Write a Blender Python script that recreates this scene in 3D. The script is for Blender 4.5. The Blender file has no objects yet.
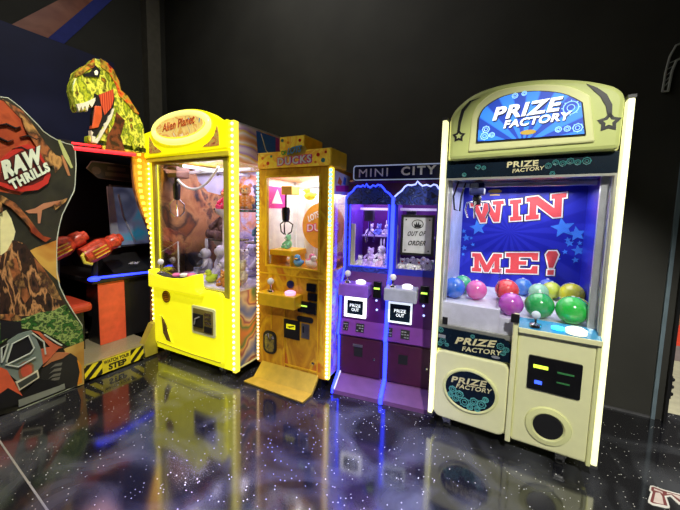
import bpy, bmesh, math, random, json
from mathutils import Vector, Matrix
random.seed(7)
C = bpy.context.scene.collection
PI = math.pi
TR = json.loads(r'''{"dino_body":[[1.313,2.439],[1.35,2.448],[1.395,2.439],[1.44,2.403],[1.48,2.328],[1.49,2.266],[1.54,2.239],[1.581,2.183],[1.632,2.119],[1.671,2.04],[1.686,1.918],[1.676,1.808],[1.351,1.777],[1.338,1.82],[1.285,1.811],[1.254,1.821],[1.256,1.876],[1.288,1.875],[1.312,1.927],[1.353,2.0],[1.379,2.071],[1.328,2.113],[1.302,2.184],[1.299,2.121],[1.275,2.075],[1.254,2.077],[1.238,2.038],[1.211,2.043],[1.189,2.022],[1.173,2.055],[1.167,2.113],[1.156,2.162],[1.162,2.208],[1.18,2.258],[1.189,2.298],[1.217,2.33],[1.246,2.363],[1.282,2.392]],"dino_mouth":[[1.302,2.184],[1.323,2.179],[1.434,2.256],[1.443,2.186],[1.427,2.1],[1.376,2.006],[1.327,1.922],[1.287,1.843],[1.266,1.87],[1.278,2.029],[1.298,2.089]],"dino_red":[[1.328,2.181],[1.434,2.256],[1.435,2.184],[1.412,2.112],[1.363,2.043],[1.343,2.109]],"dino_tongue":[[1.298,2.094],[1.342,2.101],[1.342,2.022],[1.313,1.94],[1.267,1.921],[1.282,1.999]],"dino_brown":[[1.451,2.089],[1.515,2.039],[1.476,1.912],[1.506,1.798],[1.359,1.788],[1.379,1.893],[1.431,1.994]],"dino_back":[[1.35,2.448],[1.395,2.439],[1.44,2.403],[1.48,2.328],[1.49,2.266],[1.54,2.239],[1.581,2.183],[1.632,2.119],[1.587,2.125],[1.537,2.179],[1.476,2.22],[1.451,2.302],[1.407,2.368],[1.355,2.388]],"dino_crest":[[1.313,2.439],[1.282,2.392],[1.246,2.363],[1.217,2.33],[1.189,2.298],[1.18,2.258],[1.222,2.29],[1.266,2.34],[1.31,2.376]],"dino_eyepatch":[[1.311,2.387],[1.346,2.362],[1.334,2.311],[1.292,2.299],[1.242,2.282],[1.229,2.293],[1.279,2.33]],"dino_eye":[[1.301,2.338],[1.316,2.354],[1.326,2.342],[1.319,2.318],[1.305,2.316]],"dino_jaw_teeth":[[1.261,1.908],[1.274,1.895],[1.266,1.87],[1.288,1.867],[1.287,1.843],[1.31,1.871],[1.327,1.922],[1.351,1.943],[1.352,1.976],[1.376,1.998],[1.386,2.04],[1.405,2.061],[1.42,2.106],[1.432,2.109],[1.408,2.03],[1.366,1.947],[1.333,1.884],[1.3,1.821],[1.264,1.823]],"dino_teeth":[[1.174,2.071],[1.189,2.022],[1.205,2.064],[1.213,2.036],[1.229,2.075],[1.241,2.038],[1.258,2.094],[1.275,2.075],[1.299,2.129],[1.3,2.152],[1.256,2.116],[1.213,2.089]],"dino_green2":[[1.496,2.193],[1.569,2.12],[1.619,2.028],[1.632,1.872],[1.576,1.818],[1.545,1.926],[1.532,2.043],[1.484,2.115]],"panel":[[0.774,2.003],[0.81,2.008],[0.865,1.969],[0.913,1.919],[0.952,1.877],[0.977,1.844],[1.014,1.819],[1.052,1.8],[1.104,1.786],[1.14,1.782],[1.157,1.75],[1.158,1.644],[1.145,1.501],[1.137,1.457],[1.096,1.37],[1.056,1.285],[1.034,1.201],[1.018,1.111],[1.01,1.006],[1.006,0.865],[1.019,0.776],[1.051,0.675],[1.095,0.566],[1.142,0.461],[1.142,0.306],[1.132,0.01],[0.745,0.0],[0.662,0.015]],"sky_orange":[[0.773,1.985],[0.818,1.978],[0.887,1.915],[0.941,1.811],[0.973,1.73],[0.95,1.629],[0.907,1.483],[0.836,1.414],[0.742,1.43]],"root":[[0.781,1.993],[0.818,1.978],[0.88,1.944],[0.935,1.852],[0.992,1.756],[1.045,1.686],[1.005,1.647],[0.954,1.716],[0.907,1.804],[0.862,1.898],[0.809,1.961]],"root2":[[0.99,1.711],[1.064,1.689],[1.081,1.646],[1.029,1.571],[1.023,1.627],[0.978,1.654]],"leafA":[[1.054,1.8],[1.069,1.803],[1.114,1.696],[1.136,1.623],[1.124,1.616],[1.084,1.692]],"leafB":[[1.068,1.701],[1.08,1.698],[1.101,1.637],[1.117,1.564],[1.103,1.563],[1.084,1.623]],"greydark":[[0.982,1.732],[1.145,1.794],[1.161,1.703],[1.145,1.501],[1.065,1.309],[1.029,1.169],[0.895,1.264],[0.833,1.371],[0.923,1.462],[0.967,1.62]],"glow":[[0.734,1.296],[0.763,1.317],[0.784,1.265],[0.8,1.18],[0.766,1.033],[0.72,1.038]],"ptero":[[0.908,1.33],[0.954,1.364],[1.089,1.398],[1.068,1.374],[0.99,1.342],[0.943,1.319],[0.929,1.23],[0.917,1.23],[0.918,1.297],[0.871,1.297],[0.855,1.312]],"ellipse":[[0.729,1.469],[0.744,1.612],[0.786,1.668],[0.836,1.718],[0.886,1.741],[0.937,1.724],[0.977,1.643],[0.997,1.557],[0.979,1.499],[0.923,1.451],[0.837,1.435],[0.789,1.443]],"ellipse_in":[[0.736,1.49],[0.751,1.593],[0.8,1.65],[0.851,1.693],[0.893,1.713],[0.926,1.69],[0.959,1.63],[0.968,1.558],[0.953,1.519],[0.898,1.482],[0.838,1.467],[0.791,1.474]],"skyyellow":[[0.867,1.051],[0.896,1.067],[1.019,1.111],[1.006,0.925],[1.021,0.809],[0.909,0.963],[0.884,1.014]],"mountain":[[0.719,1.032],[0.754,1.062],[0.783,1.127],[0.842,1.1],[0.884,1.014],[0.918,0.95],[0.98,0.817],[1.035,0.665],[1.045,0.637],[0.91,0.596],[0.799,0.626],[0.698,0.654]],"mount_lit":[[0.883,1.002],[0.918,0.95],[0.98,0.817],[1.025,0.68],[0.975,0.705],[0.93,0.801],[0.905,0.879]],"mount_lit2":[[0.75,0.995],[0.794,1.013],[0.814,0.894],[0.851,0.745],[0.821,0.704],[0.776,0.854]],"jungle":[[0.798,0.603],[0.892,0.625],[0.97,0.617],[1.045,0.645],[1.084,0.548],[1.141,0.45],[1.145,0.326],[1.041,0.335],[0.981,0.409],[0.885,0.504],[0.795,0.544]],"black1":[[0.697,0.626],[0.794,0.591],[0.796,0.521],[0.749,0.508],[0.689,0.495]],"lumps":[[0.699,0.665],[0.757,0.652],[0.801,0.624],[0.795,0.598],[0.745,0.61],[0.697,0.633]],"sand":[[1.02,0.319],[1.146,0.337],[1.132,0.004],[1.083,0.008],[1.042,0.233]],"jeep":[[0.681,0.349],[0.723,0.483],[0.775,0.514],[0.843,0.516],[0.858,0.48],[0.886,0.368],[0.895,0.269],[0.862,0.231],[0.859,0.174],[0.767,0.179],[0.698,0.301],[0.68,0.329]],"jeep_win":[[0.706,0.36],[0.739,0.464],[0.821,0.492],[0.846,0.397],[0.825,0.369],[0.708,0.338]],"jeep_win0":[[0.687,0.455],[0.719,0.471],[0.692,0.379],[0.682,0.362]],"jeep_orange":[[0.68,0.329],[0.708,0.297],[0.773,0.091],[0.706,0.18],[0.671,0.163]],"jeep_dark":[[0.671,0.163],[0.706,0.18],[0.773,0.091],[0.859,0.174],[0.949,0.118],[0.995,0.047],[0.755,0.047],[0.665,0.058]],"jeep_rear":[[0.843,0.516],[0.886,0.492],[0.956,0.387],[1.009,0.338],[0.984,0.34],[0.934,0.291],[0.892,0.26],[0.886,0.368],[0.938,0.367],[0.88,0.475]],"jeep_fender":[[0.891,0.241],[0.965,0.316],[1.05,0.284],[1.005,0.26],[0.938,0.259]],"tyre":[[0.884,0.222],[0.938,0.259],[1.005,0.26],[1.057,0.277],[1.094,0.231],[1.117,0.105],[1.086,0.01],[0.994,0.037],[0.91,0.052],[0.863,0.142]],"rim":[[1.095,0.211],[1.12,0.161],[1.119,0.023],[1.087,0.019],[1.107,0.11]],"tread0":[[0.961,0.234],[1.003,0.228],[0.996,0.209],[0.952,0.219],[0.93,0.213]],"tread1":[[0.954,0.199],[0.997,0.192],[0.99,0.173],[0.945,0.183],[0.923,0.178]],"tread2":[[0.948,0.164],[0.99,0.156],[0.983,0.138],[0.939,0.148],[0.917,0.143]],"tread3":[[0.942,0.136],[0.984,0.128],[0.977,0.11],[0.932,0.121],[0.911,0.115]],"emblem":[[0.761,0.26],[0.769,0.306],[0.79,0.321],[0.817,0.315],[0.84,0.277],[0.839,0.226],[0.815,0.186],[0.783,0.186],[0.764,0.223]],"emblem_in":[[0.771,0.256],[0.779,0.295],[0.8,0.303],[0.829,0.277],[0.829,0.231],[0.806,0.212],[0.78,0.223]],"banner":[[0.744,0.2],[0.86,0.235],[0.866,0.178],[0.758,0.137]],"banner_in":[[0.752,0.191],[0.852,0.221],[0.857,0.186],[0.762,0.149]],"floorbar":[[0.752,0.044],[1.007,0.036],[1.01,-0.002],[0.752,-0.006]],"RAW":[[0.759,1.502],[0.958,1.632],[0.747,1.613]],"THRILLS":[[0.793,1.44],[0.996,1.584],[0.771,1.497]],"BANNER":[[0.765,0.146],[0.853,0.179],[0.755,0.193]],"p2":[[1.158,1.771],[1.59,1.821]],"p2out":[[1.608,1.826],[1.609,1.62],[1.621,1.495],[1.652,1.369],[1.692,1.256],[1.744,1.131],[1.757,0.967],[1.735,0.277],[1.682,0.134],[1.613,0.02]],"p2step":[[1.604,0.132],[1.716,0.289],[1.756,0.019],[1.623,0.023]],"dec_out":[[0.674,2.159],[0.686,2.166],[0.723,2.163],[0.787,2.17],[0.762,2.087],[0.752,2.085],[0.736,2.125],[0.719,2.11],[0.711,2.043],[0.707,2.034],[0.691,2.024],[0.644,2.014],[0.631,2.023],[0.635,2.038],[0.663,2.109],[0.66,2.121]],"dec_red":[[0.676,2.15],[0.686,2.157],[0.719,2.151],[0.784,2.159],[0.768,2.108],[0.761,2.103],[0.744,2.139],[0.712,2.113],[0.703,2.044],[0.686,2.04],[0.65,2.028],[0.641,2.033],[0.672,2.115],[0.668,2.124]],"dec_in":[[0.681,2.114],[0.699,2.123],[0.701,2.101],[0.69,2.043],[0.669,2.038],[0.653,2.037]],"dec_bar":[[0.684,2.144],[0.713,2.138],[0.71,2.124],[0.702,2.131],[0.68,2.13]],"dec_bar2":[[0.73,2.145],[0.781,2.151],[0.771,2.116],[0.749,2.144],[0.726,2.132]],"Yarch":[[0.034,1.981],[0.095,1.991],[0.162,2.037],[0.241,2.077],[0.341,2.105],[0.46,2.113],[0.584,2.105],[0.692,2.084],[0.786,2.051],[0.856,2.011],[0.915,1.986],[0.992,1.992]],"Yoval":[[0.199,1.987],[0.253,2.029],[0.383,2.056],[0.52,2.058],[0.65,2.038],[0.718,2.005],[0.711,1.963],[0.621,1.924],[0.475,1.908],[0.307,1.929],[0.22,1.957]],"Ytri1":[[0.858,1.954],[0.871,1.898],[0.876,1.81],[0.783,1.808],[0.703,1.812],[0.771,1.839],[0.827,1.886]],"Ytri2":[[0.075,1.944],[0.133,1.866],[0.229,1.807],[0.153,1.8],[0.068,1.803]],"Yconsole":[[0.114,0.827],[0.16,0.817],[0.227,0.799],[0.333,0.8],[0.46,0.814],[0.558,0.838],[0.641,0.864],[0.649,0.733],[0.945,0.739],[0.934,0.714]],"Yspk":[[0.179,0.651],[0.299,0.536]],"Yprize":[[0.169,0.408],[0.221,0.333],[0.283,0.197],[0.229,0.204],[0.185,0.261]],"Ypz2":[[0.127,0.41],[0.169,0.411],[0.302,0.192],[0.215,0.192],[0.135,0.27]],"Ycoin":[[0.563,0.553],[0.806,0.553],[0.802,0.357],[0.557,0.352]],"Ydark":[[0.598,0.507],[0.738,0.513],[0.736,0.412],[0.57,0.393]],"Parch":[[0.018,1.652],[0.015,1.89],[0.047,1.943],[0.136,2.005],[0.275,2.033],[0.447,2.026],[0.604,1.994],[0.714,1.951],[0.756,1.915],[0.769,1.882],[0.766,1.657]],"Pscr":[[0.159,1.735],[0.16,1.863],[0.189,1.92],[0.279,1.966],[0.409,1.969],[0.532,1.937],[0.612,1.883],[0.636,1.729]],"Pfr":[[0.137,1.698],[0.14,1.874],[0.172,1.939],[0.262,1.993],[0.408,1.993],[0.544,1.96],[0.629,1.903],[0.66,1.704]],"Ps1":[[0.166,1.978],[0.122,1.964],[0.088,1.916],[0.074,1.856],[0.07,1.803],[0.056,1.804],[0.06,1.867],[0.073,1.927],[0.113,1.969]],"Ps2":[[0.62,1.971],[0.662,1.946],[0.7,1.91],[0.723,1.86],[0.726,1.801],[0.712,1.8],[0.701,1.856],[0.677,1.903],[0.644,1.943]],"Psc1":[[0.065,1.78]],"Pst":[[0.066,1.781],[0.717,1.78]],"PsPR":[[0.233,1.841],[0.519,1.854],[0.249,1.908]],"PsFA":[[0.287,1.795],[0.565,1.806],[0.295,1.835]],"Pgear":[[0.564,1.891],[0.203,1.815],[0.181,1.774],[0.598,1.763],[0.217,1.765],[0.458,1.754],[0.545,1.761]],"PbPR":[[0.313,1.6],[0.456,1.602],[0.314,1.631]],"PbFA":[[0.341,1.571],[0.482,1.581],[0.343,1.591]],"PkPR":[[0.104,0.554],[0.323,0.583],[0.116,0.594]],"PkFA":[[0.146,0.518],[0.363,0.549],[0.149,0.544]],"PoPR":[[0.091,0.323],[0.281,0.349],[0.099,0.361]],"PoFA":[[0.122,0.3],[0.311,0.323],[0.128,0.33]],"Mcrest1":[[-0.032,1.449],[-0.014,1.479],[0.017,1.499],[0.032,1.524],[0.054,1.539],[0.078,1.531],[0.093,1.543],[0.108,1.531],[0.12,1.553],[0.135,1.531],[0.153,1.528],[0.168,1.542],[0.19,1.533],[0.205,1.545],[0.227,1.542],[0.245,1.523],[0.265,1.498],[0.294,1.479],[0.317,1.45]],"Mcrest2":[[0.331,1.458],[0.352,1.479],[0.379,1.5],[0.399,1.529],[0.419,1.542],[0.447,1.539],[0.474,1.545],[0.486,1.567],[0.501,1.549],[0.521,1.534],[0.548,1.541],[0.575,1.53],[0.594,1.543],[0.614,1.538],[0.628,1.516],[0.644,1.506],[0.663,1.465]],"Mtext":[[0.042,1.606],[0.265,1.613],[0.043,1.667],[0.356,1.617],[0.605,1.622],[0.358,1.681]]}''')

# ------------------------------------------------------------------ materials
def _nodes(name):
    m = bpy.data.materials.new(name); m.use_nodes = True
    nt = m.node_tree; nt.nodes.clear()
    out = nt.nodes.new('ShaderNodeOutputMaterial')
    return m, nt, out
def mat(name, col, rough=.5, metal=0, emis=None, es=0, var=.12, scale=14, ior=1.5, coat=0, bump=0):
    m, nt, out = _nodes(name)
    b = nt.nodes.new('ShaderNodeBsdfPrincipled')
    tc = nt.nodes.new('ShaderNodeTexCoord'); no = nt.nodes.new('ShaderNodeTexNoise')
    no.inputs['Scale'].default_value = scale; no.inputs['Detail'].default_value = 3
    nt.links.new(tc.outputs['Object'], no.inputs['Vector'])
    r = nt.nodes.new('ShaderNodeValToRGB')
    r.color_ramp.elements[0].position = .3; r.color_ramp.elements[1].position = .7
    r.color_ramp.elements[0].color = (*[c*(1-var) for c in col], 1)
    r.color_ramp.elements[1].color = (*[min(1, c*(1+var)) for c in col], 1)
    nt.links.new(no.outputs['Fac'], r.inputs['Fac'])
    nt.links.new(r.outputs['Color'], b.inputs['Base Color'])
    b.inputs['Roughness'].default_value = rough; b.inputs['Metallic'].default_value = metal
    b.inputs['IOR'].default_value = ior; b.inputs['Coat Weight'].default_value = coat
    if emis:
        b.inputs['Emission Color'].default_value = (*emis, 1); b.inputs['Emission Strength'].default_value = es
    if bump:
        bp = nt.nodes.new('ShaderNodeBump'); bp.inputs['Strength'].default_value = bump; bp.inputs['Distance'].default_value = .01
        nt.links.new(no.outputs['Fac'], bp.inputs['Height']); nt.links.new(bp.outputs['Normal'], b.inputs['Normal'])
    nt.links.new(b.outputs[0], out.inputs[0])
    return m
def art(name, cols, scale=3, dist=4, detail=2, rough=.4, kind='noise', es=0, rot=(0,0,0), st=(1,1,1)):
    """printed graphic: colour bands over noise or distorted waves"""
    m, nt, out = _nodes(name)
    b = nt.nodes.new('ShaderNodeBsdfPrincipled')
    tc = nt.nodes.new('ShaderNodeTexCoord'); mp = nt.nodes.new('ShaderNodeMapping')
    mp.inputs['Rotation'].default_value = rot; mp.inputs['Scale'].default_value = st
    nt.links.new(tc.outputs['Object'], mp.inputs['Vector'])
    if kind == 'noise':
        t = nt.nodes.new('ShaderNodeTexNoise'); t.inputs['Distortion'].default_value = dist
    else:
        t = nt.nodes.new('ShaderNodeTexWave'); t.inputs['Distortion'].default_value = dist
        t.inputs['Detail Scale'].default_value = 1.2
        if kind == 'rings': t.wave_type = 'RINGS'
    t.inputs['Scale'].default_value = scale; t.inputs['Detail'].default_value = detail
    nt.links.new(mp.outputs[0], t.inputs['Vector'])
    r = nt.nodes.new('ShaderNodeValToRGB'); cr = r.color_ramp
    lo, hi = (.3, .7) if kind == 'noise' else (0, 1)
    while len(cr.elements) < len(cols): cr.elements.new(.5)
    for i, c in enumerate(cols):
        cr.elements[i].position = lo+(hi-lo)*i/(len(cols)-1)
    for i, c in enumerate(cols): cr.elements[i].color = (*c, 1)
    nt.links.new(t.outputs['Fac'], r.inputs['Fac'])
    nt.links.new(r.outputs['Color'], b.inputs['Base Color'])
    if es:
        nt.links.new(r.outputs['Color'], b.inputs['Emission Color']); b.inputs['Emission Strength'].default_value = es
    b.inputs['Roughness'].default_value = rough
    nt.links.new(b.outputs[0], out.inputs[0])
    return m
def glass_mat(name, tint=(1,1,1), gloss=.06):
    m, nt, out = _nodes(name)
    tr = nt.nodes.new('ShaderNodeBsdfTransparent'); tr.inputs[0].default_value = (*tint, 1)
    gl = nt.nodes.new('ShaderNodeBsdfGlossy'); gl.inputs['Roughness'].default_value = .03
    mx = nt.nodes.new('ShaderNodeMixShader'); mx.inputs[0].default_value = gloss
    fr = nt.nodes.new('ShaderNodeFresnel'); fr.inputs[0].default_value = 1.25
    ml = nt.nodes.new('ShaderNodeMath'); ml.operation = 'MULTIPLY'; ml.inputs[1].default_value = gloss*10
    nt.links.new(fr.outputs[0], ml.inputs[0]); nt.links.new(ml.outputs[0], mx.inputs[0])
    nt.links.new(tr.outputs[0], mx.inputs[1]); nt.links.new(gl.outputs[0], mx.inputs[2]); nt.links.new(mx.outputs[0], out.inputs[0])
    return m
def rays_mat(name, c1, c2, cx, cz, n=26, es=.0):
    """blue sunburst graphic round a centre in the thing's own x/z"""
    m, nt, out = _nodes(name)
    b = nt.nodes.new('ShaderNodeBsdfPrincipled'); tc = nt.nodes.new('ShaderNodeTexCoord')
    sp = nt.nodes.new('ShaderNodeSeparateXYZ'); nt.links.new(tc.outputs['Object'], sp.inputs[0])
    def M(op, a, bb=None):
        x = nt.nodes.new('ShaderNodeMath'); x.operation = op
        for i, v in enumerate((a, bb)):
            if v is None: continue
            if isinstance(v, (int, float)): x.inputs[i].default_value = v
            else: nt.links.new(v, x.inputs[i])
        return x.outputs[0]
    dx = M('SUBTRACT', sp.outputs['X'], cx); dz = M('SUBTRACT', sp.outputs['Z'], cz)
    a = M('ARCTAN2', dz, dx); s = M('SINE', M('MULTIPLY', a, n)); g = M('MULTIPLY_ADD', s, 2.0)
    g.node.inputs[2].default_value = .5
    mx = nt.nodes.new('ShaderNodeMix'); mx.data_type = 'RGBA'; mx.clamp_factor = True
    mx.inputs[6].default_value = (*c1, 1); mx.inputs[7].default_value = (*c2, 1)
    nt.links.new(g, mx.inputs[0]); nt.links.new(mx.outputs[2], b.inputs['Base Color'])
    if es:
        nt.links.new(mx.outputs[2], b.inputs['Emission Color']); b.inputs['Emission Strength'].default_value = es
    b.inputs['Roughness'].default_value = .4
    nt.links.new(b.outputs[0], out.inputs[0])
    return m
def stripe_mat(name, c1, c2, period, rough=.5):
    m, nt, out = _nodes(name)
    b = nt.nodes.new('ShaderNodeBsdfPrincipled'); tc = nt.nodes.new('ShaderNodeTexCoord')
    sp = nt.nodes.new('ShaderNodeSeparateXYZ'); nt.links.new(tc.outputs['Object'], sp.inputs[0])
    s = nt.nodes.new('ShaderNodeMath'); s.operation = 'SUBTRACT'
    nt.links.new(sp.outputs['X'], s.inputs[0]); nt.links.new(sp.outputs['Z'], s.inputs[1])
    d = nt.nodes.new('ShaderNodeMath'); d.operation = 'DIVIDE'; d.inputs[1].default_value = period; nt.links.new(s.outputs[0], d.inputs[0])
    f = nt.nodes.new('ShaderNodeMath'); f.operation = 'FRACT'; nt.links.new(d.outputs[0], f.inputs[0])
    g = nt.nodes.new('ShaderNodeMath'); g.operation = 'GREATER_THAN'; g.inputs[1].default_value = .5; nt.links.new(f.outputs[0], g.inputs[0])
    mx = nt.nodes.new('ShaderNodeMix'); mx.data_type = 'RGBA'
    mx.inputs[6].default_value = (*c1, 1); mx.inputs[7].default_value = (*c2, 1)
    nt.links.new(g.outputs[0], mx.inputs[0]); nt.links.new(mx.outputs[2], b.inputs['Base Color'])
    b.inputs['Roughness'].default_value = rough
    nt.links.new(b.outputs[0], out.inputs[0])
    return m
def floor_mat():
    m, nt, out = _nodes('polished_black_floor')
    b = nt.nodes.new('ShaderNodeBsdfPrincipled'); tc = nt.nodes.new('ShaderNodeTexCoord')
    vo = nt.nodes.new('ShaderNodeTexVoronoi'); vo.inputs['Scale'].default_value = 95
    nt.links.new(tc.outputs['Object'], vo.inputs['Vector'])
    lt = nt.nodes.new('ShaderNodeMath'); lt.operation = 'LESS_THAN'; lt.inputs[1].default_value = .24
    nt.links.new(vo.outputs['Distance'], lt.inputs[0])
    sp = nt.nodes.new('ShaderNodeSeparateColor'); nt.links.new(vo.outputs['Color'], sp.inputs[0])
    gt = nt.nodes.new('ShaderNodeMath'); gt.operation = 'GREATER_THAN'; gt.inputs[1].default_value = .93
    nt.links.new(sp.outputs[0], gt.inputs[0])
    fl = nt.nodes.new('ShaderNodeMath'); fl.operation = 'MULTIPLY'
    nt.links.new(lt.outputs[0], fl.inputs[0]); nt.links.new(gt.outputs[0], fl.inputs[1])
    no = nt.nodes.new('ShaderNodeTexNoise'); no.inputs['Scale'].default_value = 2.2; no.inputs['Detail'].default_value = 6
    no.inputs['Distortion'].default_value = 1.2
    nt.links.new(tc.outputs['Object'], no.inputs['Vector'])
    r = nt.nodes.new('ShaderNodeValToRGB'); r.color_ramp.elements[0].position = .45; r.color_ramp.elements[1].position = .75
    r.color_ramp.elements[0].color = (.012,.012,.016,1); r.color_ramp.elements[1].color = (.10,.105,.125,1)
    nt.links.new(no.outputs['Fac'], r.inputs['Fac'])
    mx = nt.nodes.new('ShaderNodeMix'); mx.data_type = 'RGBA'
    nt.links.new(fl.outputs[0], mx.inputs[0]); nt.links.new(r.outputs['Color'], mx.inputs[6]); mx.inputs[7].default_value = (1,1,.95,1)
    nt.links.new(mx.outputs[2], b.inputs['Base Color'])
    rr = nt.nodes.new('ShaderNodeMapRange'); rr.inputs[3].default_value = .06; rr.inputs[4].default_value = .15
    nt.links.new(no.outputs['Fac'], rr.inputs[0]); nt.links.new(rr.outputs[0], b.inputs['Roughness'])
    b.inputs['IOR'].default_value = 2.1
    nt.links.new(b.outputs[0], out.inputs[0])
    return m

Mt = {}
def mk(n, *a, **k): Mt[n] = mat(n, *a, **k); return Mt[n]
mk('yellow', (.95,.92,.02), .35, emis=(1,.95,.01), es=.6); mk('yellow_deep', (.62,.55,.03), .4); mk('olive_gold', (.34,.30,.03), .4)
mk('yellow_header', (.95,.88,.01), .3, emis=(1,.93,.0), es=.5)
mk('header_ring', (.95,.92,.2), .3, emis=(1,.97,.30), es=.8)
mk('led_channel', (.9,.8,.1), .4, emis=(1,.78,.05), es=1.0)
mk('led_yellow', (1,.95,.4), .4, emis=(1,.92,.28), es=3.2)
mk('led_orange', (1,.7,.1), .4, emis=(1,.62,.05), es=2.2)
mk('led_warm', (1,.85,.5), .4, emis=(1,.74,.30), es=2.2); mk('led_aqua', (.5,1,1), .4, emis=(.22,.85,1), es=1.8)
mk('led_cream', (1,1,.75), .4, emis=(1,.96,.50), es=1.05)
mk('led_blue', (.05,.08,1), .4, emis=(.015,.03,1), es=4.5); mk('led_red', (1,.03,.03), .4, emis=(1,.02,.03), es=2.2)
mk('led_paleblue', (.5,.6,1), .4, emis=(.35,.4,1), es=1.6)
mk('led_white', (1,1,1), .4, emis=(1,1,1), es=2)
mk('black', (.012,.012,.014), .4); mk('black_gloss', (.01,.01,.012), .12); mk('dark_grey', (.05,.05,.055), .5)
mk('chrome', (.7,.7,.72), .2, 1, var=.03); mk('steel', (.45,.45,.47), .35, 1); mk('white', (.85,.85,.87), .4); mk('rubber', (.02,.02,.02), .7)
mk('pearl', (.95,.93,.95), .2); mk('lavender', (.62,.58,.92), .45); mk('lilac', (.75,.66,.95), .45)
mk('cream', (.62,.69,.25), .3, var=.03); mk('cream_light', (.84,.86,.42), .3, var=.03)
mk('cream_body', (.90,.90,.52), .35, var=.03)
mk('ochre', (.70,.29,.005), .35); mk('ochre_light', (.84,.50,.015), .3); mk('ochre_dark', (.30,.16,.01), .4)
mk('purple_dark', (.055,.004,.035), .45); mk('purple', (.07,.005,.13), .4); mk('violet', (.13,.04,.45), .35); mk('royal', (.02,.025,.40), .35)
mk('navy', (.008,.012,.08), .4); mk('sign_navy', (.01,.012,.06), .3)
mk('silver', (.6,.62,.66), .3, .6); mk('sticker_dark', (.004,.012,.025), .25); mk('teal', (.06,.28,.28), .4)
mk('red', (.75,.02,.02), .4); mk('orange', (.85,.22,.02), .4); mk('salmon', (.90,.13,.06), .45); mk('pink', (.9,.2,.5), .4); mk('hotpink', (.80,.02,.32), .4)
mk('green', (.08,.5,.08), .5); mk('blue', (.03,.15,.75), .4); mk('skyblue', (.2,.55,.95), .4)
mk('text_silver', (.8,.8,.82), .35); mk('text_cream', (.75,.68,.38), .4); mk('text_white', (.9,.9,.9), .4)
mk('text_lit', (.9,.95,1), .4, emis=(.8,.92,1), es=.9)
mk('gold', (.75,.5,.08), .35); mk('trim_blue', (.16,.22,.27), .4)
mk('bone', (.85,.82,.62), .5); mk('raw_white', (.68,.78,.60), .5)
Mt['glass'] = glass_mat('clear_glass')
GEO_COUNT = 0

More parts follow.
